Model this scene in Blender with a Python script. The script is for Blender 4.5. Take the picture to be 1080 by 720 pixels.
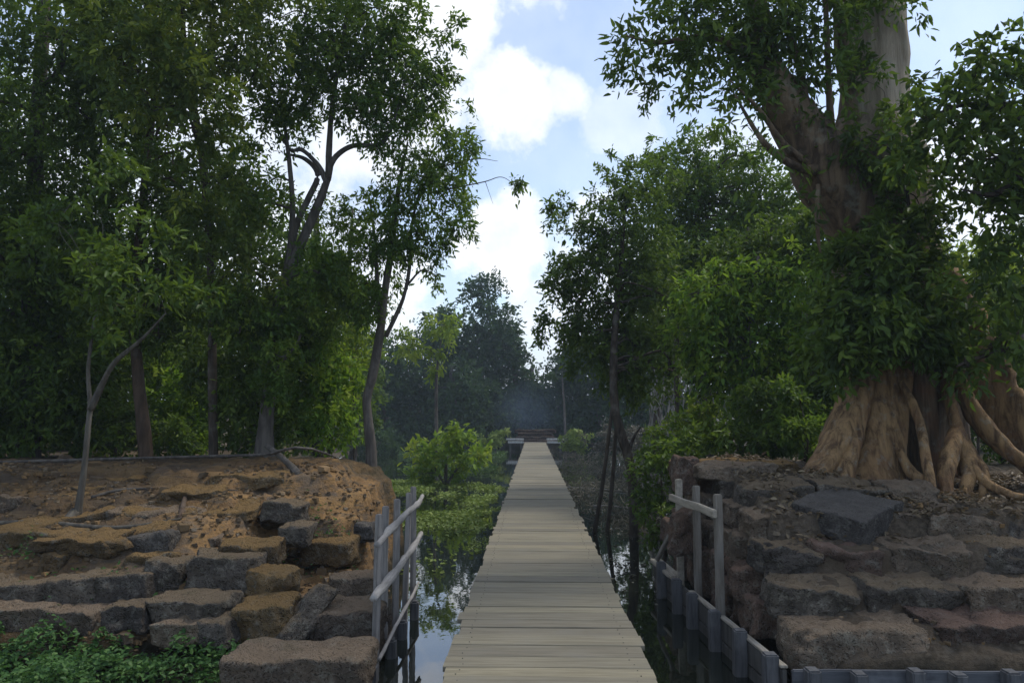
import bpy, bmesh, math
import numpy as np
from mathutils import Vector, Matrix, Euler, noise as mnoise

S = bpy.context.scene
for o in list(bpy.data.objects):
    bpy.data.objects.remove(o)
C = S.collection
R = math.radians

# ------------------------------------------------------------------ camera
F = 820.0
PITCH, YAW = math.atan(80 / F), R(1.6)
EYE = np.array([0.0, 0.0, 1.6])
cam = bpy.data.cameras.new('camera')
cam.sensor_width = 36.0
cam.lens = F / 1080 * 36
cam.clip_start, cam.clip_end = 0.05, 3000
camo = bpy.data.objects.new('camera', cam)
C.objects.link(camo)
camo.location = EYE
camo.rotation_euler = (math.pi / 2 + PITCH, 0, YAW)
S.camera = camo
RM = np.array(Euler((math.pi / 2 + PITCH, 0, YAW)).to_matrix())


def ray(px, py):
    d = RM @ np.array([(px - 540) / F, -(py - 360) / F, -1.0])
    return d / np.linalg.norm(d)


def P(px, py, Y):
    d = ray(px, py)
    return EYE + d * (Y / d[1])


# ------------------------------------------------------------------ world, sun, exposure
SUN_EL, SUN_ROT = R(58), R(62)
S.view_settings.view_transform = 'Standard'
S.view_settings.look = 'None'
S.view_settings.exposure = 0.66
S.view_settings.gamma = 1.0
S.view_settings.use_curve_mapping = False
S.cycles.use_denoising = True
S.cycles.max_bounces = 8
S.cycles.diffuse_bounces = 3
S.cycles.glossy_bounces = 3
S.cycles.transmission_bounces = 6
S.cycles.volume_bounces = 1
S.cycles.volume_step_rate = 4

W = bpy.data.worlds.new('World')
S.world = W
W.use_nodes = True


class NT:
    """small helper for node trees"""
    def __init__(self, nt):
        self.nt = nt

    def n(self, typ, props=None, **ins):
        nd = self.nt.nodes.new(typ)
        for k, v in (props or {}).items():
            setattr(nd, k, v)
        for k, v in ins.items():
            key = int(k[1:]) if k[0] == 'i' and k[1:].isdigit() else k.replace('_', ' ')
            self.set(nd.inputs[key], v)
        return nd

    def set(self, sock, v):
        if hasattr(v, 'is_output') or isinstance(v, bpy.types.NodeSocket):
            self.nt.links.new(v, sock)
        elif isinstance(v, bpy.types.Node):
            self.nt.links.new(v.outputs[0], sock)
        else:
            if isinstance(v, (tuple, list)) and len(v) == 3 and sock.type == 'RGBA':
                v = (*v, 1)
            sock.default_value = v

    def math(self, op, a, b=0.0, c=0.0, clamp=False):
        m = self.nt.nodes.new('ShaderNodeMath')
        m.operation = op
        m.use_clamp = clamp
        self.set(m.inputs[0], a)
        self.set(m.inputs[1], b)
        if op in ('MULTIPLY_ADD',):
            self.set(m.inputs[2], c)
        return m.outputs[0]

    def mix(self, f, a, b, blend='MIX'):
        m = self.nt.nodes.new('ShaderNodeMix')
        m.data_type = 'RGBA'
        m.blend_type = blend
        self.set(m.inputs[0], f)
        self.set(m.inputs[6], a)
        self.set(m.inputs[7], b)
        return m.outputs[2]

    def ramp(self, f, stops):
        r = self.nt.nodes.new('ShaderNodeValToRGB')
        e = r.color_ramp.elements
        while len(e) < len(stops):
            e.new(0.5)
        for i, (p, c) in enumerate(stops):
            e[i].position = p
            e[i].color = (c, c, c, 1) if not isinstance(c, tuple) else (*c, 1)
        self.set(r.inputs[0], f)
        return r.outputs[0]

    def step(self, f, a, b):
        m = self.nt.nodes.new('ShaderNodeMapRange')
        m.interpolation_type = 'SMOOTHSTEP'
        self.set(m.inputs[0], f)
        m.inputs[1].default_value = a
        m.inputs[2].default_value = b
        return m.outputs[0]

    def noise(self, vec, scale, detail=4, rough=0.55, dist=0.0):
        nd = self.n('ShaderNodeTexNoise', None, Vector=vec, Scale=scale, Detail=detail, Roughness=rough, Distortion=dist)
        return nd.outputs[0]


w = NT(W.node_tree)
W.node_tree.nodes.clear()
sky = w.n('ShaderNodeTexSky', dict(sky_type='NISHITA', sun_disc=False, sun_elevation=SUN_EL, sun_rotation=SUN_ROT,
                                   air_density=1.0, dust_density=1.0, ozone_density=1.5))
vdir = w.n('ShaderNodeTexCoord').outputs['Generated']
n1 = w.noise(vdir, 5.0, 8, 0.58)
n2 = w.noise(vdir, 19.0, 7, 0.62)
wob = w.math('MULTIPLY_ADD', n1, 1.5, -0.75)
wob = w.math('ADD', wob, w.math('MULTIPLY_ADD', n2, 1.1, -0.55))
cloud = None
for (px, py, r, hard) in ((545, 100, .088, 1.0), (470, 25, .095, .95), (598, 95, .055, .9), (530, 262, .085, 1.0), (655, 120, .085, .55),
                          (410, 130, .13, .9), (250, 60, .2, .8), (120, 180, .2, .8), (540, 385, .10, .8), (640, 350, .2, .8),
                          (800, 190, .12, .7), (1010, 200, .11, .85), (330, 300, .18, .9), (1050, 320, .2, .7),
                          (600, -250, .35, .8), (150, -300, .35, .9), (1100, -350, .3, .8)):
    c = ray(px, py)
    d = w.n('ShaderNodeVectorMath', dict(operation='DISTANCE'), i0=vdir, i1=tuple(c)).outputs['Value']
    t = w.math('ADD', w.math('DIVIDE', d, r), wob)
    m = w.math('MULTIPLY', w.math('SUBTRACT', 1.0, w.step(t, 0.5, 1.05)), hard)
    cloud = m if cloud is None else w.math('MAXIMUM', cloud, m)
# thin veil and scattered cloud over the whole sky
veil = w.math('MULTIPLY', w.step(w.noise(vdir, 2.6, 7, 0.6), 0.42, 0.68), 0.55)
cloud = w.math('MAXIMUM', cloud, veil)
cloud = w.math('MAXIMUM', cloud, 0.30)
shade = w.step(w.noise(vdir, 9.0, 5, 0.6), 0.2, 0.7)
SKY_S = 0.13
ccol = w.mix(shade, (4.2, 4.6, 5.3), (6.3, 6.4, 6.5))
base = w.mix(1.0, sky.outputs[0], (.88, .95, 1.02), 'MULTIPLY')
col = w.mix(cloud, base, ccol)
bg = w.n('ShaderNodeBackground', None, Color=col, Strength=SKY_S)
wo = w.n('ShaderNodeOutputWorld', None, Surface=bg)

sun = bpy.data.lights.new('sun', 'SUN')
sun.energy = 1.5
sun.angle = R(12)
sun.color = (1.0, 0.94, 0.84)
suno = bpy.data.objects.new('sun', sun)
C.objects.link(suno)
sd = Vector((math.sin(SUN_ROT) * math.cos(SUN_EL), math.cos(SUN_ROT) * math.cos(SUN_EL), math.sin(SUN_EL)))
suno.rotation_euler = (-sd).to_track_quat('-Z', 'Y').to_euler()
suno.location = (20, 10, 40)

# ------------------------------------------------------------------ helpers


def setp(o, label=None, cat=None, group=None, kind=None):
    if label:
        o['label'] = label
    if cat:
        o['category'] = cat
    if group:
        o['group'] = group
    if kind:
        o['kind'] = kind
    return o


def empty(name, loc, label, cat, group=None, rz=0.0):
    o = bpy.data.objects.new(name, None)
    o.empty_display_size = 0.2
    C.objects.link(o)
    o.location = [float(v) for v in loc]
    o.rotation_euler = (0, 0, rz)
    return setp(o, label, cat, group)


def obj(name, mesh, mat, parent=None, loc=(0, 0, 0)):
    o = bpy.data.objects.new(name, mesh)
    C.objects.link(o)
    if mat is not None:
        for m in (mat if isinstance(mat, (list, tuple)) else [mat]):
            mesh.materials.append(m)
    o.parent = parent
    o.location = [float(v) for v in loc]
    return o


def mesh_np(name, verts, faces, smooth=True, attrs=None):
    """verts (n,3); faces (m,k) array of one face size"""
    verts = np.asarray(verts, dtype=np.float32)
    faces = np.asarray(faces, dtype=np.int32)
    me = bpy.data.meshes.new(name)
    me.vertices.add(len(verts))
    me.vertices.foreach_set('co', verts.ravel())
    k = faces.shape[1]
    me.loops.add(faces.size)
    me.loops.foreach_set('vertex_index', faces.ravel())
    me.polygons.add(len(faces))
    me.polygons.foreach_set('loop_start', np.arange(0, faces.size, k, dtype=np.int32))
    me.polygons.foreach_set('use_smooth', np.full(len(faces), smooth, dtype=bool))
    for nm, (dom, arr) in (attrs or {}).items():
        a = me.attributes.new(nm, 'FLOAT', dom)
        a.data.foreach_set('value', np.asarray(arr, dtype=np.float32))
    me.update(calc_edges=True)
    return me


class MB:
    def __init__(self):
        self.v, self.f, self.n, self.t = [], [], 0, []

    def add(self, v, f, tint=0.5):
        v = np.asarray(v, float)
        f = np.asarray(f, int)
        self.v.append(v)
        self.f.append(f + self.n)
        self.t.append(np.full(len(f), tint) if np.isscalar(tint) else np.asarray(tint))
        self.n += len(v)

    def mesh(self, name, off=(0, 0, 0), smooth=True):
        return mesh_np(name, np.concatenate(self.v) - np.asarray(off, float), np.concatenate(self.f), smooth,
                       {'tint': ('FACE', np.concatenate(self.t))})


def hash3(i, j, k, s=0):
    x = np.sin(i * 127.1 + j * 311.7 + k * 74.7 + s * 53.3) * 43758.5453
    return x - np.floor(x)


def vnoise(p, s=0):
    p = np.asarray(p, float)
    b = np.floor(p)
    f = p - b
    f = f * f * (3 - 2 * f)
    r = 0
    for dx in (0, 1):
        for dy in (0, 1):
            for dz in (0, 1):
                wgt = (f[..., 0] if dx else 1 - f[..., 0]) * (f[..., 1] if dy else 1 - f[..., 1]) * (f[..., 2] if dz else 1 - f[..., 2])
                r = r + wgt * hash3(b[..., 0] + dx, b[..., 1] + dy, b[..., 2] + dz, s)
    return r * 2 - 1


def fbm(p, oct=4, s=0):
    r, a, p = 0, 0.5, np.asarray(p, float)
    for i in range(oct):
        r = r + a * vnoise(p * 2 ** i, s + i)
        a *= 0.5
    return r


def sst(a, b, x):
    t = np.clip((x - a) / (b - a), 0, 1)
    return t * t * (3 - 2 * t)


def spline(pts, sub=6):
    p = np.asarray(pts, float)
    if len(p) < 3:
        t = np.linspace(0, 1, sub + 1)[:, None]
        return p[0] * (1 - t) + p[-1] * t
    q = np.vstack([2 * p[0] - p[1], p, 2 * p[-1] - p[-2]])
    out = []
    for i in range(1, len(q) - 2):
        for t in np.linspace(0, 1, sub, endpoint=False):
            a, b, c, d = q[i - 1], q[i], q[i + 1], q[i + 2]
            out.append(0.5 * ((2 * b) + (c - a) * t + (2 * a - 5 * b + 4 * c - d) * t * t + (3 * b - a - 3 * c + d) * t ** 3))
    out.append(p[-1])
    return np.array(out)


def tube(mb, pts, radii, seg=8, sub=5, rough=0.0, seed=0, squash=None, tint=0.5):
    """tapered tube along pts; squash = (across, upright) factors of the section"""
    c = spline(pts, sub)
    r = np.interp(np.linspace(0, 1, len(c)), np.linspace(0, 1, len(radii)), radii)
    T = np.gradient(c, axis=0)
    T /= np.linalg.norm(T, axis=1)[:, None] + 1e-9
    up = np.array([0, 0, 1.0]) if abs(T[:, 2]).mean() < 0.8 else np.array([0, 1.0, 0])
    A = np.cross(T, up)
    A /= np.linalg.norm(A, axis=1)[:, None] + 1e-9
    B = np.cross(A, T)
    th = np.linspace(0, 2 * np.pi, seg, endpoint=False)
    sa, sb = squash or (1, 1)
    rr = r[:, None] * np.ones(seg)
    if rough:
        pp = np.stack([np.cos(th)[None] * 1.5 + 0 * rr, np.sin(th)[None] * 1.5 + 0 * rr,
                       np.linspace(0, len(c) * 0.35, len(c))[:, None] + 0 * rr + seed * 7.3], -1)
        rr = rr * (1 + rough * fbm(pp, 3, seed))
    v = c[:, None] + (A[:, None] * np.cos(th)[None, :, None] * sa + B[:, None] * np.sin(th)[None, :, None] * sb) * rr[..., None]
    n = len(c)
    v = v.reshape(-1, 3)
    idx = np.arange(n * seg).reshape(n, seg)
    f = np.stack([idx[:-1], np.roll(idx[:-1], -1, 1), np.roll(idx[1:], -1, 1), idx[1:]], -1).reshape(-1, 4)
    # closed ends
    v = np.vstack([v, c[0], c[-1]])
    a, b = n * seg, n * seg + 1
    e0, e1 = idx[0], idx[-1]
    caps = [[a, e0[(i + 1) % seg], e0[i], e0[i]] for i in range(seg)] + [[b, e1[i], e1[(i + 1) % seg], e1[(i + 1) % seg]] for i in range(seg)]
    # caps as triangles stored in quads would be degenerate: use pairs of wedge quads instead
    caps = []
    for i in range(0, seg, 2):
        caps.append([a, e0[(i + 2) % seg], e0[(i + 1) % seg], e0[i]])
        caps.append([b, e1[i], e1[(i + 1) % seg], e1[(i + 2) % seg]])
    mb.add(v, np.vstack([f, np.array(caps)]), tint)


def bm_mesh(name, bm, smooth=True):
    me = bpy.data.meshes.new(name)
    for f in bm.faces:
        f.smooth = smooth
    bm.to_mesh(me)
    bm.free()
    return me


def beam_bm(L, w_, h_, seed=0, wob=0.008, cuts=8, bev=0.008, roundness=0.0):
    """rough-sawn or hewn timber along +X from 0 to L"""
    bm = bmesh.new()
    bmesh.ops.create_cube(bm, size=1.0)
    for v in bm.verts:
        v.co = ((v.co.x + .5) * L, v.co.y * w_, v.co.z * h_)
    bmesh.ops.bevel(bm, geom=bm.edges[:], offset=min(bev, w_ * .3, h_ * .3), segments=2, affect='EDGES')
    long_e = [e for e in bm.edges if abs(e.verts[0].co.x - e.verts[1].co.x) > L * 0.5]
    bmesh.ops.subdivide_edges(bm, edges=long_e, cuts=cuts, use_grid_fill=True)
    for v in bm.verts:
        q = Vector((v.co.x * 1.7 + seed * 13.1, seed * 3.7, 0))
        d = mnoise.noise_vector(q)
        d2 = mnoise.noise_vector(Vector((v.co.x * 9 + seed, v.co.y * 20, v.co.z * 20)))
        v.co.y += d.y * wob + d2.y * wob * .35
        v.co.z += d.z * wob + d2.z * wob * .35
    bmesh.ops.recalc_face_normals(bm, faces=bm.faces)
    return bm


def beam(name, a, b, w_, h_, mat, parent=None, seed=0, off=(0, 0, 0), wob=0.008, bev=0.008):
    a, b = Vector([float(x) for x in a]), Vector([float(x) for x in b])
    d = b - a
    bm = beam_bm(d.length, w_, h_, seed, wob, 8, bev)
    rot = d.to_track_quat('X', 'Z').to_matrix().to_4x4()
    bm.transform(Matrix.Translation(a - Vector([float(x) for x in off])) @ rot)
    return obj(name, bm_mesh(name, bm, False), mat, parent)


def rock_mesh(w_, d_, h_, seed, cuts=9, rnd=7.0, rough=1.0, skew=0.12):
    cuts, rnd = int(cuts * 1.7), rnd * 1.7
    bm = bmesh.new()
    bmesh.ops.create_cube(bm, size=2.0)
    bmesh.ops.subdivide_edges(bm, edges=bm.edges[:], cuts=cuts, use_grid_fill=True)
    rng = np.random.default_rng(seed)
    cor = rng.uniform(-1, 1, (2, 2, 2, 3)) * skew
    s = max(w_, d_, h_)
    for v in bm.verts:
        p = np.array(v.co)
        k = (np.abs(p) ** rnd).sum() ** (1 / rnd)
        q = p / k
        t = (p + 1) / 2
        off = np.zeros(3)
        for i in (0, 1):
            for j in (0, 1):
                for l in (0, 1):
                    off += cor[i, j, l] * (t[0] if i else 1 - t[0]) * (t[1] if j else 1 - t[1]) * (t[2] if l else 1 - t[2])
        q = q + off
        c = Vector((q[0] * w_ / 2, q[1] * d_ / 2, q[2] * h_ / 2))
        so = Vector((seed * 5.13, seed * 1.7, seed * 3.1))
        nv = c.normalized()
        chip = max(0.0, abs(mnoise.noise(c * 3.4 + so * 1.3)) - .12)
        c2 = c + mnoise.noise_vector(c * 2.6 + so) * 0.05 * rough + mnoise.noise_vector(c * 8 + so) * 0.026 * rough \
            + mnoise.noise_vector(c * 21 + so) * 0.014 * rough + mnoise.noise_vector(c * 45 + so) * 0.006 * rough - nv * chip * .11 * rough
        v.co = c2
    return bm_mesh('stone', bm)


# ------------------------------------------------------------------ materials


def new_mat(name):
    m = bpy.data.materials.new(name)
    m.use_nodes = True
    m.node_tree.nodes.clear()
    t = NT(m.node_tree)
    out = t.n('ShaderNodeOutputMaterial')
    return m, t, out


def finish(t, out, color, rough=0.8, bump=None, strength=0.4, dist=0.02, spec=0.3):
    b = t.n('ShaderNodeBsdfPrincipled', None, Base_Color=color, Roughness=rough)
    b.inputs['Specular IOR Level'].default_value = spec
    if bump is not None:
        bn = t.n('ShaderNodeBump', None, Height=bump, Strength=strength, Distance=dist)
        t.set(b.inputs['Normal'], bn)
    t.set(out.inputs[0], b)
    return b


def leaf_mat(name, dark, mid, light, trans, tf=0.35, rough=0.5):
    m, t, out = new_mat(name)
    a = t.n('ShaderNodeAttribute', dict(attribute_name='tint'))
    col = t.ramp(a.outputs['Fac'], [(0.0, dark), (0.5, mid), (1.0, light)])
    b = t.n('ShaderNodeBsdfPrincipled', None, Base_Color=col, Roughness=rough)
    b.inputs['Specular IOR Level'].default_value = 0.22
    tr = t.n('ShaderNodeBsdfTranslucent', None, Color=t.mix(0.6, trans, col, 'MIX'))
    mx = t.n('ShaderNodeMixShader', None, i0=tf, i1=b.outputs[0], i2=tr.outputs[0])
    t.set(out.inputs[0], mx)
    return m


LEAF_DARK = leaf_mat('leaf_dark', (.028, .056, .012), (.068, .120, .020), (.15, .215, .03), (.25, .38, .026), .38)
LEAF_MID = leaf_mat('leaf_mid', (.032, .070, .013), (.078, .146, .022), (.19, .26, .034), (.28, .43, .03), .4)
LEAF_BRIGHT = leaf_mat('leaf_bright', (.040, .092, .012), (.115, .225, .022), (.28, .36, .036), (.36, .54, .034), 0.46)
LEAF_YELLOW = leaf_mat('leaf_yellow_green', (.08, .14, .016), (.16, .24, .028), (.30, .34, .045), (.40, .52, .045), 0.48)
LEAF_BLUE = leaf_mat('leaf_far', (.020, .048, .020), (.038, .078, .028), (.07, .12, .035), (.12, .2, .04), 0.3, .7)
LEAF_BUSH = leaf_mat('leaf_bush', (.08, .15, .018), (.17, .27, .028), (.34, .38, .045), (.34, .50, .045), 0.4)
LEAF_WEED = leaf_mat('leaf_weed', (.10, .15, .035), (.18, .25, .05), (.32, .36, .11), (.28, .40, .06), 0.25, .6)
LEAF_COVER = leaf_mat('leaf_cover', (.035, .085, .025), (.07, .15, .04), (.15, .25, .07), (.12, .25, .04), 0.3)
LEAF_DRY = leaf_mat('leaf_dry', (.08, .055, .03), (.15, .11, .065), (.26, .21, .13), (.2, .15, .07), 0.15)
REED = leaf_mat('reed', (.06, .058, .042), (.125, .115, .082), (.24, .22, .165), (.15, .14, .06), 0.15)


def bark(name, c1, c2, c3, zs=0.25, scale=9, strength=0.6, lich=0.3):
    m, t, out = new_mat(name)
    tc = t.n('ShaderNodeTexCoord').outputs['Object']
    mp = t.n('ShaderNodeMapping', None, Vector=tc, Scale=(1, 1, zs)).outputs[0]
    a = t.noise(mp, scale, 6, 0.65, 0.6)
    b = t.noise(tc, scale * .35, 4)
    col = t.mix(t.step(a, .35, .65), c1, c2)
    col = t.mix(t.math('MULTIPLY', t.step(b, .5, .72), lich), col, c3)
    fine = t.noise(mp, scale * 4, 5, 0.7)
    finish(t, out, col, 0.85, t.math('MULTIPLY_ADD', fine, .5, a), strength, 0.03, 0.2)
    return m


BARK_DARK = bark('bark_dark', (.03, .024, .018), (.085, .066, .05), (.17, .16, .135), .25, 11, .9, .55)
BARK_RED = bark('bark_red', (.055, .038, .027), (.11, .075, .052), (.14, .12, .10))
BARK_PALE = bark('bark_pale', (.055, .048, .038), (.125, .112, .09), (.19, .178, .148))
BARK_GREY = bark('bark_grey', (.06, .052, .045), (.13, .115, .098), (.2, .19, .17))
BARK_VINE = bark('bark_vine', (.15, .145, .13), (.27, .26, .24), (.30, .29, .27))

# giant tree bark: tan-grey above with its sunlit side painted paler, russet low down between the buttresses
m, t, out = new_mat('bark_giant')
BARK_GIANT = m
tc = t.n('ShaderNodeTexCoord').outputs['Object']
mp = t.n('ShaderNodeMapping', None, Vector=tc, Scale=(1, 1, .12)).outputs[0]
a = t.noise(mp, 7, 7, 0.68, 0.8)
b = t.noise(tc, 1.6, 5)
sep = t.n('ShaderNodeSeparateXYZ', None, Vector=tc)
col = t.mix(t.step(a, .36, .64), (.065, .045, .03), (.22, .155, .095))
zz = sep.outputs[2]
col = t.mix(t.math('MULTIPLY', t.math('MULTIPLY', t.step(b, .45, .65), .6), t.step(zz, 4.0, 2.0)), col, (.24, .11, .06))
col = t.mix(t.math('MULTIPLY', t.math('MULTIPLY', t.step(zz, 3.6, 5.4), t.step(sep.outputs[0], -.75, -.35)), .75), col, t.mix(t.step(a, .3, .7), (.26, .21, .145), (.42, .36, .27)))  # upper right trunk coloured paler as sunlit; shaded left limb keeps the dark tone
lich = t.step(t.noise(tc, 4.3, 6, .7), .52, .66)
col = t.mix(t.math('MULTIPLY', lich, .5), col, (.26, .25, .19))
finish(t, out, col, .85, t.math('MULTIPLY_ADD', t.noise(mp, 30, 5, .7), .5, a), .8, .05, .2)

m, t, out = new_mat('bark_root')
BARK_ROOT = m
tc = t.n('ShaderNodeTexCoord').outputs['Object']
a = t.noise(t.n('ShaderNodeMapping', None, Vector=tc, Scale=(1, 1, .14)).outputs[0], 11, 7, .7, .5)
b = t.noise(tc, 3.0, 5)
col = t.mix(t.step(a, .36, .64), (.085, .05, .027), (.31, .195, .092))
col = t.mix(t.math('MULTIPLY', t.step(b, .5, .66), .45), col, (.24, .13, .065))
col = t.mix(t.math('MULTIPLY', t.step(t.noise(tc, 9, 6, .7), .55, .65), .35), col, (.28, .27, .22))
finish(t, out, col, .85, t.math('MULTIPLY_ADD', t.noise(tc, 35, 5, .7), .4, a), .8, .04, .2)


def laterite(name, c1, c2, c3, dust, dustf, moss=0.25):
    m, t, out = new_mat(name)
    tc0 = t.n('ShaderNodeTexCoord').outputs['Object']
    rnd = t.n('ShaderNodeObjectInfo').outputs['Random']
    tc = t.n('ShaderNodeVectorMath', dict(operation='ADD'), i0=tc0,
             i1=t.n('ShaderNodeCombineXYZ', None, X=t.math('MULTIPLY', rnd, 37), Y=t.math('MULTIPLY', rnd, 91), Z=t.math('MULTIPLY', rnd, 13))).outputs[0]
    a = t.noise(tc, 3.2, 6, .62)
    b = t.noise(tc, 11, 6, .7)
    col = t.mix(t.step(a, .34, .66), c1, c2)
    col = t.mix(t.math('MULTIPLY', t.step(b, .50, .66), .8), col, c3)
    vor = t.n('ShaderNodeTexVoronoi', None, Vector=t.n('ShaderNodeVectorMath', dict(operation='ADD'), i0=tc, i1=t.n('ShaderNodeVectorMath', dict(operation='SCALE'), i0=t.n('ShaderNodeTexNoise', None, Vector=tc, Scale=9.0).outputs[1], i3=.16).outputs[0]).outputs[0], Scale=44.0).outputs['Distance']
    pit = t.step(vor, .12, .42)
    col = t.mix(t.math('MULTIPLY', t.math('SUBTRACT', 1, pit), .5), col, (.03, .025, .021))
    sp = t.step(t.noise(tc, 31, 4, .7), .56, .68)
    col = t.mix(t.math('MULTIPLY', sp, .55), col, c3)
    # brightness differs from stone to stone
    col = t.mix(1.0, col, t.ramp(rnd, [(0, (.72, .72, .74)), (1, (1.22, 1.2, 1.14))]), 'MULTIPLY')
    nz = t.n('ShaderNodeSeparateXYZ', None, Vector=t.n('ShaderNodeNewGeometry').outputs['Normal']).outputs[2]
    dn = t.noise(tc, 5, 5, .65)
    df = t.math('MULTIPLY', t.step(t.math('ADD', nz, t.math('MULTIPLY_ADD', dn, 1.2, -.6)), .55, .95), dustf)
    col = t.mix(df, col, dust)
    ms = t.math('MULTIPLY', t.step(t.noise(tc, 2.1, 6, .7), .55, .68), moss)
    col = t.mix(ms, col, (.045, .055, .022))
    h = t.math('ADD', t.math('MULTIPLY', pit, .6), t.math('MULTIPLY', t.noise(tc, 26, 6, .75), 1.0))
    h = t.math('ADD', h, b)
    finish(t, out, col, .95, h, 1.0, .06, .1)
    return m


LAT = laterite('laterite', (.125, .10, .078), (.24, .185, .135), (.30, .27, .215), (.29, .215, .145), .75)
LAT_DARK = laterite('laterite_dark', (.09, .078, .066), (.165, .142, .118), (.27, .25, .205), (.25, .185, .115), .8, .25)
LAT_RED = laterite('laterite_red', (.12, .088, .068), (.20, .135, .10), (.25, .22, .18), (.27, .175, .13), .6, .25)
LAT_OCHRE = laterite('laterite_ochre', (.13, .095, .055), (.22, .15, .075), (.22, .20, .16), (.30, .19, .08), .8, .15)
SLAB = laterite('slab_grey', (.08, .073, .068), (.13, .118, .108), (.20, .188, .17), (.165, .148, .13), .6, .05)


STEP = laterite('laterite_steps', (.035, .026, .022), (.07, .045, .036), (.09, .08, .065), (.085, .06, .045), .5, .3)  # very dark reddish brown laterite, used for the far steps only


def wood(name, c1, c2, c3, axis=(1, .06, 1), scale=18, strength=.35, rough=.8, tintamt=0.0):
    m, t, out = new_mat(name)
    tc = t.n('ShaderNodeTexCoord').outputs['Object']
    mp = t.n('ShaderNodeMapping', None, Vector=tc, Scale=axis).outputs[0]
    a = t.noise(mp, scale, 7, .65, .35)
    b = t.noise(tc, 2.7, 5, .6)
    col = t.mix(t.step(a, .33, .67), c1, c2)
    col = t.mix(t.math('MULTIPLY', t.step(b, .48, .7), .5), col, c3)
    if tintamt:
        at = t.n('ShaderNodeAttribute', dict(attribute_name='tint'))
        col = t.mix(1.0, col, t.ramp(at.outputs['Fac'], [(0, (1 - tintamt, 1 - tintamt, 1 - tintamt * .8)), (.5, (1, 1, 1)), (1, (1 + tintamt, 1 + tintamt * .85, 1 + tintamt * .5))]), 'MULTIPLY')
    finish(t, out, col, rough, t.math('MULTIPLY_ADD', t.noise(mp, scale * 3, 5, .7), .6, a), strength, .006, .25)
    return m


DECK = wood('deck_wood', (.14, .124, .086), (.225, .202, .142), (.18, .168, .13), (.05, 1, 1), 34, .5, .78, .2)
WOOD_DARK = wood('wood_dark', (.05, .047, .042), (.10, .093, .083), (.13, .125, .115), (1, 1, .08), 20)
WOOD_GREY = wood('wood_grey', (.15, .138, .125), (.28, .258, .236), (.24, .225, .21), (1, 1, .1), 26, .5)
WOOD_RAIL = wood('wood_rail', (.21, .195, .178), (.36, .338, .31), (.31, .29, .27), (1, .08, 1), 26, .5)
WOOD_PLAIN = wood('wood_plain', (.12, .105, .085), (.22, .195, .16), (.19, .18, .16), (1, 1, .1), 24, .5)
WOOD_PALE = wood('wood_pale', (.23, .20, .155), (.37, .33, .265), (.31, .295, .26), (1, .1, 1), 24, .5)
WOOD_BLUE = wood('wood_wall', (.06, .063, .07), (.135, .14, .15), (.21, .215, .225), (.06, 1, 1), 16, .5)
WOOD_PILE = wood('wood_pile', (.06, .06, .062), (.115, .115, .117), (.165, .165, .16), (1, 1, .1), 24, .5)
WOOD_POLE = wood('wood_pole', (.04, .032, .024), (.085, .066, .048), (.12, .10, .08), (1, 1, .1), 24, .5)
WOOD_LIME = wood('wood_limed', (.3, .3, .285), (.48, .48, .45), (.4, .4, .38), (1, 1, .1), 14, .3)

# ground
m, t, out = new_mat('soil')
SOIL = m
tc = t.n('ShaderNodeTexCoord').outputs['Object']
sep = t.n('ShaderNodeSeparateXYZ', None, Vector=tc)
X_, Y_, Z_ = sep.outputs
lay = t.n('ShaderNodeMapping', None, Vector=tc, Scale=(.55, .9, 3.6)).outputs[0]
a = t.noise(lay, 1.9, 7, .66, .7)
b = t.noise(tc, 1.1, 6, .62)
c = t.noise(tc, 18, 6, .72)
ochre = t.mix(t.step(a, .33, .66), (.14, .085, .042), (.36, .215, .088))
ochre = t.mix(t.step(c, .4, .68), ochre, (.31, .19, .09))
ochre = t.mix(t.math('MULTIPLY', t.step(b, .48, .60), .75), ochre, (.135, .11, .085))
litter = t.mix(t.step(c, .35, .65), (.065, .05, .035), (.15, .12, .085))
litter = t.mix(t.step(b, .45, .62), litter, (.10, .075, .05))
mud = t.mix(t.step(b, .4, .6), (.03, .027, .018), (.06, .05, .032))
edge = t.math('ADD', X_, t.math('MULTIPLY_ADD', b, 2.4, -1.2))
soilc = t.mix(t.step(edge, -.6, .6), ochre, litter)
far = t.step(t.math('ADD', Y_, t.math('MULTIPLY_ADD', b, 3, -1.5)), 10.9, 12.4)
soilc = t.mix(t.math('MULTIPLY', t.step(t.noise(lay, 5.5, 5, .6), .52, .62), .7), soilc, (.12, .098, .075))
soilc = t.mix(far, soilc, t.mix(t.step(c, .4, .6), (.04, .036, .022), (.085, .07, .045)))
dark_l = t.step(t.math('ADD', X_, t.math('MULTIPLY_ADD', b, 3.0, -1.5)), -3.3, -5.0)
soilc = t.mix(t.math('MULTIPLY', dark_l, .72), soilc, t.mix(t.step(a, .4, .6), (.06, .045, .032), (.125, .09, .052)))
wet = t.step(t.math('ADD', Z_, t.math('MULTIPLY_ADD', b, .5, -.25)), -.22, -.42)
soilc = t.mix(wet, soilc, mud)
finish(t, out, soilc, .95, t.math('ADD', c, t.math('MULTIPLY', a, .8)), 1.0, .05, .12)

# water
m, t, out = new_mat('water')
WATER = m
tc = t.n('ShaderNodeTexCoord').outputs['Object']
rip = t.noise(t.n('ShaderNodeMapping', None, Vector=tc, Scale=(1, .55, 1)).outputs[0], 2.2, 4, .5)
b = t.n('ShaderNodeBsdfPrincipled', None, Base_Color=(.010, .013, .009), Roughness=.015, IOR=1.6)
b.inputs['Specular IOR Level'].default_value = 1.0
t.set(b.inputs['Normal'], t.n('ShaderNodeBump', None, Height=rip, Strength=.06, Distance=.05))
t.set(out.inputs[0], b)

# ------------------------------------------------------------------ terrain
WZ = -0.6


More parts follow.
